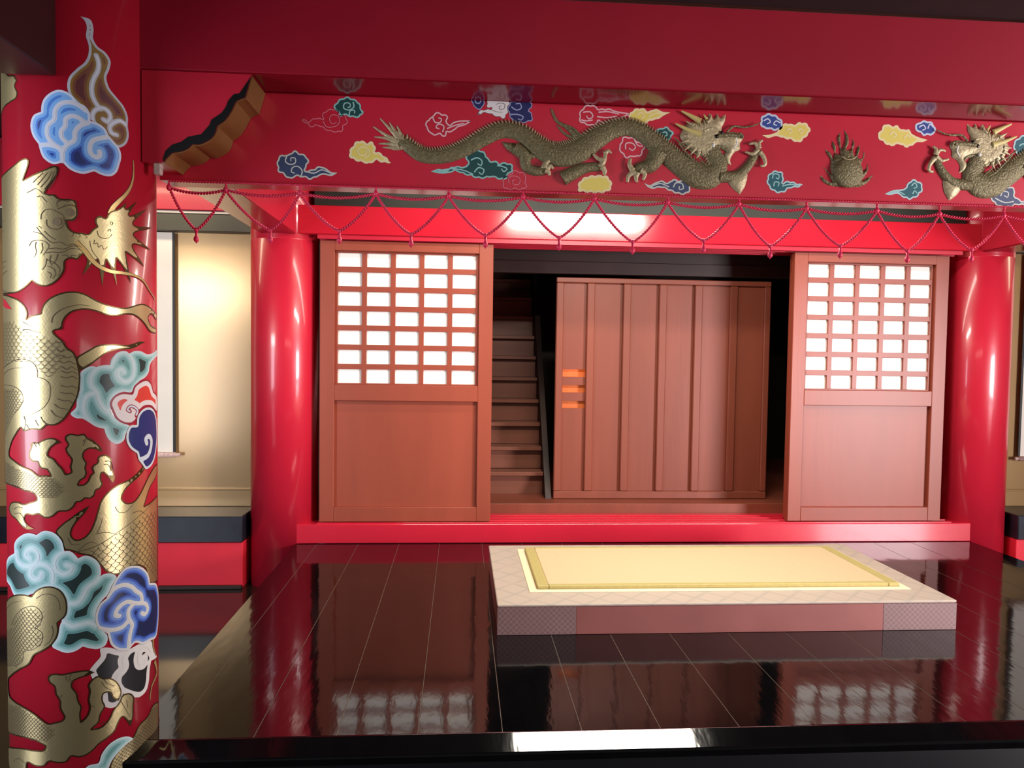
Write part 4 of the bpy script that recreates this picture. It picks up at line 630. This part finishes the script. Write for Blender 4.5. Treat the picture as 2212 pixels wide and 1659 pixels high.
# ------------------------------------------------------------------ dais of black lacquered boards
t = thing('dais', (1.18, -1.19, 0), 'low black lacquered platform of long glossy boards', 'platform')
box('front_face', -0.967, 3.36, -2.350, -2.340, 0.0, 0.219, 'dais_black', t, 0.004)
box('side_face', -0.995, -0.94, -2.08, -0.002, 0.0, 0.245, 'black_board', t, 0.002)
box('side_face', 3.30, 3.358, -2.29, -0.002, 0.0, 0.245, 'black_board', t, 0.002)
box('under_frame', -0.93, 3.29, -2.285, -0.002, 0.0, 0.245, 'dark_wood', t, 0)
seams = [-1.0, -0.872, -0.62, -0.37, -0.12, 0.144, 0.395, 0.648, 0.905, 1.16, 1.414, 1.668, 1.922, 2.176, 2.43, 2.684, 2.938, 3.192, 3.36]
for i in range(len(seams)-1):
    y0 = -2.02 if i == 0 else -2.279
    if i == 0: continue
    box('glint_strip', seams[i]-0.0008, seams[i]+0.0008, -2.279, -0.001, 0.2455, 0.2712, 'joint_glint', t, 0)  # pale strip imitates light caught on the board bevels
    box('floor_board', seams[i]+0.0008, seams[i+1]-0.0008, y0, -0.001, 0.247, 0.272+random.uniform(-0.0004, 0.0004), 'black_lacquer', t, 0.0008)
# the outermost board is scribed round the dragon column
arc = [(-1.13 + 0.1985*math.sin(a), -2.234 - 0.1985*math.cos(a)) for a in np.linspace(math.radians(77), math.radians(138.5), 12)]
poly = [(-0.8728, -0.001), (-0.8728, -2.279)] + [p for p in arc] + [(-0.9999, -0.001)]
n = len(poly)
mesh_obj('floor_board', [(x, y, 0.247) for x, y in poly] + [(x, y, 0.272) for x, y in poly], [tuple(range(n))[::-1], tuple(range(n, 2*n))] + [(i, (i+1) % n, n+(i+1) % n, n+i) for i in range(n)], 'black_lacquer', t)
# nosing board, sloping a little to the front with a rounded lip
prof = [(-2.2805, 0.220), (-2.2805, 0.2718), (-2.284, 0.2714), (-2.350, 0.2472), (-2.354, 0.244), (-2.355, 0.240), (-2.354, 0.220)]
V = [(-1.13 + math.sqrt(0.1985**2-(y+2.234)**2), y, z) for y, z in prof] + [(3.36, y, z) for y, z in prof]
n = len(prof)
mesh_obj('nosing_board', V, [tuple(range(n)), tuple(range(2*n-1, n-1, -1))] + [(i, n+i, n+(i+1) % n, (i+1) % n) for i in range(n)], 'black_lacquer', t)

# ------------------------------------------------------------------ seat platform with straw mat
t = thing('seat_platform', (1.178, -1.02, 0.2725), 'low oblong seat platform with figured cloth top on the dais', 'platform')
BX0, BX1, BY0, BY1 = 0.165, 2.190, -1.50, -0.55
box('frame', BX0+0.003, BX1-0.003, BY0+0.004, BY1, 0.2725, 0.392, 'base_brown', t, 0.003)
box('end_panel', BX0, BX0+0.335, BY0, BY0+0.0038, 0.273, 0.391, 'end_figure', t, 0.001)
box('end_panel', BX1-0.335, BX1, BY0, BY0+0.0038, 0.273, 0.391, 'end_figure', t, 0.001)
box('front_panel', BX0+0.3355, BX1-0.3355, BY0, BY0+0.0038, 0.273, 0.391, 'base_brown', t, 0.001)
box('cloth_top', BX0, BX1, BY0, BY1, 0.3922, 0.4035, 'cloth_figure', t, 0.004)
t = thing('straw_mat', (1.19, -1.0, 0.404), 'pale yellow straw mat with darker cloth borders on the seat platform', 'mat')
box('underlay', 0.315, 2.075, -1.352, -0.640, 0.4038, 0.4075, 'cream', t, 0.001)
MX0, MX1, MY0, MY1 = 0.352, 2.040, -1.318, -0.668
box('straw_top', MX0+0.052, MX1-0.052, MY0+0.026, MY1-0.026, 0.4077, 0.4245, 'mat_straw', t, 0.003)
for (x0, x1, y0, y1) in ((MX0, MX0+0.0515, MY0, MY1), (MX1-0.0515, MX1, MY0, MY1), (MX0+0.052, MX1-0.052, MY0, MY0+0.0255), (MX0+0.052, MX1-0.052, MY1-0.0255, MY1)):
    box('cloth_border', x0, x1, y0, y1, 0.4077, 0.4255, 'mat_border', t, 0.004)

# ------------------------------------------------------------------ front beam, painted frieze, bracket
t = thing('front_beam', (1.5, -2.2, 2.268), 'broad plain red beam, colour darkened for shade, above the painted frieze', 'beam')
box('timber', -0.945, 4.6, -2.29, -2.06, 2.270, 2.525, 'red_shaded', t, 0.003)
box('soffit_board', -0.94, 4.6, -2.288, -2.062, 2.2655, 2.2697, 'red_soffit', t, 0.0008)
t = thing('cross_beam', (-1.2, -4.0, 2.187), 'dark beam meeting the top of the dragon column', 'beam')
box('timber', -1.34, -1.098, -5.6, -2.43, 2.187, 2.5295, 'beam_dark', t, 0.004)

frieze = thing('frieze_beam', (1.4, -2.1, 1.982), 'red beam painted with dragons, clouds and a flaming jewel', 'beam')
FY = -2.145
box('timber', -0.945, 4.6, FY, -2.05, 1.982, 2.265, 'red_beam', frieze, 0.003)
def on_frieze(a, b, h): return (a, FY - h, min(b, 2.2645))
CLOUD_LABEL = {'green': 'dark green painted cloud', 'pinkline': 'thin pink outline cloud', 'slate': 'slate blue painted cloud', 'yellow': 'yellow painted cloud', 'pinkrim': 'pink rimmed outline cloud', 'navyc': 'navy painted cloud', 'whitec': 'white painted cloud', 'bluec': 'blue painted cloud', 'tealc': 'teal painted cloud'}
LINE_COL = {'green': 'line_green', 'slate': 'line_grey', 'yellow': 'line_cream', 'navyc': 'line_lilac', 'whitec': 'ink_grey', 'bluec': 'outline_white', 'tealc': 'line_green'}
mat('line_green', (150, 200, 196), 0.5); mat('line_grey', (196, 200, 192), 0.5); mat('line_cream', (238, 224, 176), 0.5); mat('line_lilac', (150, 158, 196), 0.5)
for key, (kind, out, strokes) in FRIEZE_ART.items():
    if kind == 'relief': continue
    p = Paint(); out = scallop(mm(out)); strokes = [mm(s) for s in strokes]
    if kind in ('pinkline', 'pinkrim'):
        m, w = ('line_pink', 0.0028) if kind == 'pinkline' else ('line_pale', 0.0045)
        loop = out + [out[0]]
        V, F = ribbon(loop, w, w, 0.004); p.add(V, F, m, 0.0008)
        for s in strokes:
            V, F = ribbon(s, w, w*0.8, 0.004); p.add(V, F, m, 0.0011)
    else:
        V, F, d = fill_flat(out, [], 0.0055); p.add(V, F, kind, 0.0008, d)
        for s in strokes:
            w = 0.0016 if kind == 'whitec' else 0.0042
            V, F = ribbon(s, w, w*0.8, 0.004); p.add(V, F, LINE_COL[kind], 0.0013)
    tag(p.lay('painted_cloud', on_frieze, frieze), CLOUD_LABEL[kind])

# relief carvings: pillow-shaped areas and tapering half-round strands standing proud of the frieze
class Relief:
    def __init__(self, mirror=None): self.V = []; self.F = []; self.mir = mirror
    def put(self, V, F):
        k = len(self.V); self.V += V; self.F += [tuple(k+i for i in f) for f in F]
    def area(self, out, hmax, grid=0.006):
        V, F, d = fill_flat(out, [], grid)
        self.put([(a, FY - 0.001 - hmax*math.sqrt(min(1.0, e/0.022)), b) for (a, b), e in zip(V, d)], F)
    def strand(self, pts, radii, depth=0.5, step=0.008, base=0.0):
        P = smooth_path(pts, False, step); n = len(P)
        s = np.linspace(0, len(radii)-1, n); R = np.interp(s, range(len(radii)), radii)
        if len(pts) == len(radii):
            cum = [0.0]
            for q, w in zip(P[:-1], P[1:]): cum.append(cum[-1]+np.linalg.norm(w-q))
            key = [cum[int(np.argmin(np.hypot(*(P-np.array(pp[:2])).T)))] for pp in pts]
            R = np.interp(cum, sorted(key), radii)
        T = np.gradient(P, axis=0); T /= np.maximum(np.linalg.norm(T, axis=1, keepdims=True), 1e-9)
        N = np.stack([-T[:, 1], T[:, 0]], 1)
        V, F = [], []; m = 9
        for i in range(n):
            for j in range(m):
                a = math.pi*j/(m-1); c = P[i] + N[i]*R[i]*math.cos(a)
                V.append((c[0], FY - 0.0005 - base - depth*R[i]*math.sin(a), min(c[1], 2.263)))
        for i in range(n-1):
            for j in range(m-1): F.append((i*m+j, i*m+j+1, (i+1)*m+j+1, (i+1)*m+j))
        F += [tuple(range(m))[::-1], tuple(range((n-1)*m, n*m))]
        self.put(V, F); return P, N, R
    def spikes(self, P, N, R, every, h, sgn=1):
        for i in range(2, len(P)-2, every):
            b = P[i] + sgn*N[i]*R[i]*0.82; t = P[i] + sgn*N[i]*(R[i]+h); T = np.array([N[i][1], -N[i][0]])
            a, c = b - T*h*0.55, b + T*h*0.55; t = t - T*h*0.5
            d = 0.010
            self.put([(a[0], FY-0.001, a[1]), (c[0], FY-0.001, c[1]), (t[0], FY-0.003, t[1]), (b[0], FY-d, b[1])], [(0, 3, 2), (3, 1, 2), (0, 1, 3), (0, 2, 1)])
    def make(self, name, m, parent, smooth=True):
        V = self.V if self.mir is None else [(2*self.mir - x, y, z) for x, y, z in self.V]
        F = self.F if self.mir is None else [f[::-1] for f in self.F]
        F = [f for f in F]
        return mesh_obj(name, V, F, m, parent, smooth=smooth)
JX = JEWEL_CENTRE[0]/1000
for mir, lab in ((None, 'bronze gilt dragon whose whole body shows, facing the jewel'), (JX, 'bronze gilt dragon facing the jewel from the far end')):
    R = Relief(mir); spine = [(a/1000, b/1000) for a, b in DRAGON_SPINE]; gir = [g/1000 for g in DRAGON_GIRTH]
    P, N, RR = R.strand(spine, gir, 0.35, 0.010)
    dr = tag(R.make('dragon_relief', 'bronze', frieze), lab)
    R2 = Relief(mir); R2.spikes(P, N, RR, 1, 0.009); R2.make('back_spines', 'bronze_pale', dr, False)
    for nm, h in (('d_head', -0.002), ('d_fin', -0.002), ('d_thigh', 0.0)):
        R3 = Relief(mir); R3.area(mm(FRIEZE_ART[nm][1]), h+0.012); R3.make({'d_head': 'head', 'd_fin': 'fin', 'd_thigh': 'thigh'}[nm], 'bronze_pale' if nm != 'd_thigh' else 'bronze', dr)
    for nm, pts, r0, r1 in DRAGON_LIMBS:
        R4 = Relief(mir); base = 0.0085 if nm in ('brow', 'snout', 'nostril', 'ear', 'tongue', 'mane') else 0.008 if nm in ('horn', 'whisker', 'claw') else 0.0
        R4.strand(mm(pts), [r0/1000, r1/1000], 0.7, 0.006, base)
        R4.make(nm, 'horn_yellow' if nm == 'horn' else 'ivory' if nm == 'tongue' else ('bronze_pale' if nm in ('claw', 'tail_plume', 'mane', 'brow', 'ear') else 'bronze'), dr)
    for k, (ex, ez) in enumerate(DRAGON_EYES):
        x = ex/1000 if mir is None else 2*mir-ex/1000
        V, F = [], []; r = 0.0065 if k < 2 else 0.005
        for i in range(7):
            for j in range(12):
                a = math.pi/2*i/6; b = 2*math.pi*j/12
                V.append((x+r*math.cos(a)*math.cos(b), FY-0.0105-r*0.7*math.sin(a), ez/1000+r*(1 if k < 2 else 1.4)*math.cos(a)*math.sin(b)))
        for i in range(6):
            for j in range(12): F.append((i*12+j, i*12+(j+1) % 12, (i+1)*12+(j+1) % 12, (i+1)*12+j))
        mesh_obj('eye' if k < 2 else 'tusk', V, F, 'eye_black' if k < 2 else 'ivory', dr, smooth=True)
R = Relief(); R.area(mm(FRIEZE_ART['jewel'][1]), 0.012, 0.005)
jw = tag(R.make('jewel_relief', 'bronze', frieze), 'bronze flaming jewel between the two dragons')
V, F = [], []; cx, cz = JX+0.002, JEWEL_CENTRE[1]/1000-0.004
for i in range(10):
    for j in range(32):
        a = math.pi/2*i/9; b = 2*math.pi*j/32; r = 0.050
        V.append((cx+r*math.cos(a)*math.cos(b), FY-0.010-0.014*math.sin(a), cz+r*math.cos(a)*math.sin(b)))
for i in range(9):
    for j in range(32): F.append((i*32+j, i*32+(j+1) % 32, (i+1)*32+(j+1) % 32, (i+1)*32+j))
mesh_obj('jewel_dome', V, F, 'bronze', jw, smooth=True)
for s in FRIEZE_ART['jewel'][2]:
    R = Relief(); R.strand(mm(s), [0.002, 0.002], 1.0, 0.005, 0.017); R.make('jewel_band', 'bronze_pale', jw)

# carved bracket beside the dragon column
t = thing('carved_bracket', (-0.8, -2.22, 2.0), 'red bracket with black and gilt scalloped edge beside the dragon column', 'bracket')
edge = [tuple(p) for p in smooth_path([(a/1000, b/1000) + ((1,) if i in (0, 1, 3, 7, 12, 15, 17) else ()) for i, (a, b) in enumerate(BRACKET_EDGE)], False, 0.006)]
prism('bracket_board', [(-0.936, 2.2645), (-0.625, 2.2645)] + edge + [(-0.900, 2.000), (-0.936, 2.000)], -2.2895, -2.147, 'red_beam', t)
es = edge
V = [(x+0.0025, -2.2885, z-0.0025) for x, z in es] + [(x+0.0025, -2.148, z-0.0025) for x, z in es] + [(x+0.0005, -2.2885, z-0.0005) for x, z in es] + [(x+0.0005, -2.148, z-0.0005) for x, z in es]
n = len(es)
F = []
for i in range(n-1): F += [(i, i+1, n+i+1, n+i), (2*n+i, 3*n+i, 3*n+i+1, 2*n+i+1), (i, 2*n+i, 2*n+i+1, i+1), (n+i, n+i+1, 3*n+i+1, 3*n+i)]
mesh_obj('gilt_edge', V, F, 'gilt', t)
band = [(a/1000, b/1000) for a, b in BRACKET_BAND]
poly = es + band[::-1]
Vb, Fb, db = fill_flat([(x, z, 1) for x, z in poly], [], 0.02)
mesh_obj('black_band', [(a, -2.2905, b) for a, b in Vb], Fb, 'black_paint', t)
box('worn_block', -0.906, -0.884, -2.288, -2.268, 1.966, 1.9995, 'plaster_chip', t, 0.003)

# ------------------------------------------------------------------ dragon column
CX, CY, CR = -1.13, -2.234, 0.197
column = thing('dragon_column', (CX, CY, 0), 'thick red column painted with a gold dragon and coloured clouds', 'column')
revolve('shaft', CX, CY, [(CR, 0.0), (CR, 2.53)], 'red_lacquer', column, 192)
def on_column(s, z, h):
    a = s/CR; r = CR + h
    return (CX + r*math.sin(a), CY - r*math.cos(a), max(0.002, min(z, 2.528)))
def motif(name, keys, h0, label=None, parent=column):
    p = Paint()
    for n_, key in enumerate(keys):
        kind, out, strokes = COLUMN_ART[key]; out = mm(out); strokes = [mm(s) for s in strokes]; h = h0 + 0.0004*n_
        if kind == 'ink':
            for s in strokes:
                V, F = ribbon(s, 0.0020, 0.0011, 0.004); p.add(V, F, 'ink', h)
        elif kind == 'pupil':
            for s in strokes:
                c = np.array(s[0][:2]); V = [c] + [c + 0.011*np.array((math.cos(2*math.pi*i/20), math.sin(2*math.pi*i/20))) for i in range(20)]
                p.add(V, [(0, i+1, (i+1) % 20+1) for i in range(20)], 'ink_grey', h)
        elif kind == 'goldline':
            for s in strokes:
                V, F = ribbon(s, 0.016, 0.004, 0.004); p.add(V, F, 'ink', h)
                V, F = ribbon(s, 0.013, 0.002, 0.004); p.add(V, F, 'gold_line', h+0.0003)
        elif kind.startswith('scale'):
            size = float(kind[5:])/1000; poly = smooth_path(out, True, 0.01); lo, hi = poly.min(0), poly.max(0)
            rows = int((hi[1]-lo[1])/(size*0.5))+1; cols = int((hi[0]-lo[0])/size)+2
            C = np.array([(lo[0] + (i + 0.5*(k % 2))*size, lo[1] + k*size*0.5) for k in range(rows) for i in range(cols)])
            for c in C[inside(C, poly)]:
                arc = [(c[0]-size/2*math.cos(a), c[1]-size*0.52*math.sin(a)) for a in np.linspace(0, math.pi, 7)]
                V, F = ribbon(arc, 0.0011, 0.0011, 0.006); p.add(V, F, 'ink', h)
        elif kind == 'redgap':
            V, F, d = fill_flat(out, [], 0.012); p.add(V, F, 'red_lacquer', h, d)
        else:
            V, F, d = fill_flat(out, strokes, 0.009 if kind == 'gold' else 0.0055); p.add(V, F, kind, h, d)
            line = {'redwhite': 'outline_white', 'brown': 'outline_white', 'teal': 'line_mist', 'blue2': 'line_warm', 'black': 'line_warm'}.get(kind, 'outline_white')
            for s in strokes:
                V, F = ribbon(s, 0.0062, 0.0046, 0.004); p.add(V, F, line, h+0.0004)
    return tag(p.lay(name, on_column, parent), label)
mat('line_mist', (206, 226, 230), 0.5); mat('line_warm', (218, 216, 212), 0.5)
motif('painted_dragon', ['coil', 'fin', 'fin_ink', 'scales_fin'], 0.0004, 'gold dragon tail and fins')
motif('painted_cloud', ['black_cloud'], 0.0012, 'black cloud with white rim')
motif('painted_cloud', ['teal_low'], 0.0018, 'pale teal cloud above the bent knee')
motif('painted_dragon', ['knee', 'knee_ink', 'scales_knee', 'scales_shin'], 0.0024, 'gold dragon knee and clawed foot')
motif('painted_cloud', ['blue_low'], 0.0028, 'layered cornflower blue cloud')
motif('painted_dragon', ['fin_low', 'scales_low', 'edge_ribbon'], 0.0008, 'gold scaled tail near the column foot')
motif('painted_cloud', ['teal_arc'], 0.0030, 'pale teal cloud near the column foot')
motif('painted_cloud', ['teal_cloud'], 0.0008, 'teal cloud beside the dragon body')
motif('painted_cloud', ['red_cloud'], 0.0016, 'red and white curled cloud')
motif('painted_cloud', ['navy_cloud'], 0.0022, 'navy cloud with white rim')
motif('painted_dragon', ['ribbon', 'body', 'body_gap', 'body_ink', 'scales_thigh', 'scales_chest', 'scales_arm'], 0.0012, 'gold dragon body with clawed hand')
motif('painted_dragon', ['whisker_up', 'head', 'whisker_low', 'head_ink', 'pupils'], 0.0012, 'gold dragon head with round eyes and spiked beard')
motif('painted_cloud', ['tail'], 0.0008, 'brown cloud plume with white outline')
motif('painted_cloud', ['cloud_top'], 0.0018, 'bright blue layered cloud')

# ------------------------------------------------------------------ twisted rope garland under the frieze
garland = thing('rope_garland', (0.45, -2.16, 1.83), 'crimson twisted rope garland with small tassels hung under the frieze', 'garland')
RY = -2.16
def catenary(p, q, sag, n):
    return [np.array((p[0]+(q[0]-p[0])*t, RY, p[1]+(q[1]-p[1])*t - sag*4*t*(1-t))) for t in np.linspace(0, 1, n)]
def rope(name, path, r, parent, pitch=0.018):
    P = np.array(path); seg = np.linalg.norm(np.diff(P, axis=0), axis=1); cum = np.concatenate([[0], np.cumsum(seg)])
    n = max(6, int(cum[-1]/0.0022)); S = np.linspace(0, cum[-1], n)
    Q = np.stack([np.interp(S, cum, P[:, i]) for i in range(3)], 1)
    T = np.gradient(Q, axis=0); T /= np.linalg.norm(T, axis=1, keepdims=True)
    B = np.array((0, 1.0, 0)); V, F = [], []; m = 6
    for st_ in range(2):
        k0 = len(V)
        for i in range(n):
            Nn = np.cross(T[i], B); Nn /= np.linalg.norm(Nn); ph = 2*math.pi*S[i]/pitch + math.pi*st_
            c = Q[i] + (Nn*math.cos(ph) + B*math.sin(ph))*r*0.48
            for j in range(m):
                a = 2*math.pi*j/m; V.append(tuple(c + (Nn*math.cos(a) + B*math.sin(a))*r*0.56))
        for i in range(n-1):
            for j in range(m): F.append((k0+i*m+j, k0+i*m+(j+1) % m, k0+(i+1)*m+(j+1) % m, k0+(i+1)*m+j))
    return mesh_obj(name, V, F, 'rope_red', parent, smooth=True)
def lump(name, c, prof, parent, m='rope_red'):
    V, F = [], []; n = 12
    for r, dz in prof:
        for j in range(n):
            a = 2*math.pi*j/n; V.append((c[0]+r*math.cos(a), RY+r*math.sin(a), c[1]+dz))
    for i in range(len(prof)-1):
        for j in range(n): F.append((i*n+j, i*n+(j+1) % n, (i+1)*n+(j+1) % n, (i+1)*n+j))
    F += [tuple(range(n))[::-1], tuple(range((len(prof)-1)*n, len(prof)*n))]
    return mesh_obj(name, V, F, m, parent, smooth=True)
pins = [(a/1000, b/1000) for a, b in ROPE_PINS]; drops = [(a/1000, b/1000) for a, b in ROPE_DROPS]
pins.append((2.055, 1.944)); drops.append((1.94, 1.828)); pins.append((2.29, 1.944)); drops.append((2.17, 1.828))
rope('header_cord', [np.array((x, RY, 1.976)) for x in np.linspace(pins[0][0], pins[-1][0], 40)], 0.0035, garland)
for i, p in enumerate(pins):
    rope('hanger_cord', [np.array((p[0], RY, 1.976)), np.array((p[0], RY, p[1]))], 0.0042, garland)
    lump('knot', p, [(0.002, 0.010), (0.0065, 0.006), (0.008, 0.0), (0.0065, -0.006), (0.002, -0.010)], garland)
for i, d in enumerate(drops):
    p, q = pins[i], pins[i+1]
    rope('upper_swag', catenary(p, q, 0.014, 24), 0.0054, garland)
    left = catenary((p[0]+0.003, p[1]-0.006), (d[0]-0.003, d[1]), 0.014, 20); right = catenary((d[0]+0.003, d[1]), (q[0]-0.003, q[1]-0.006), 0.014, 20)
    rope('lower_swag', left + right, 0.0050, garland)
    kn = lump('tassel_knot', d, [(0.002, 0.006), (0.006, 0.003), (0.007, -0.002), (0.004, -0.007)], garland)
    lump('tassel', (d[0], d[1]-0.007), [(0.004, 0.0), (0.0035, -0.012), (0.007, -0.017), (0.0085, -0.023), (0.007, -0.029), (0.003, -0.032), (0.001, -0.036)], kn)
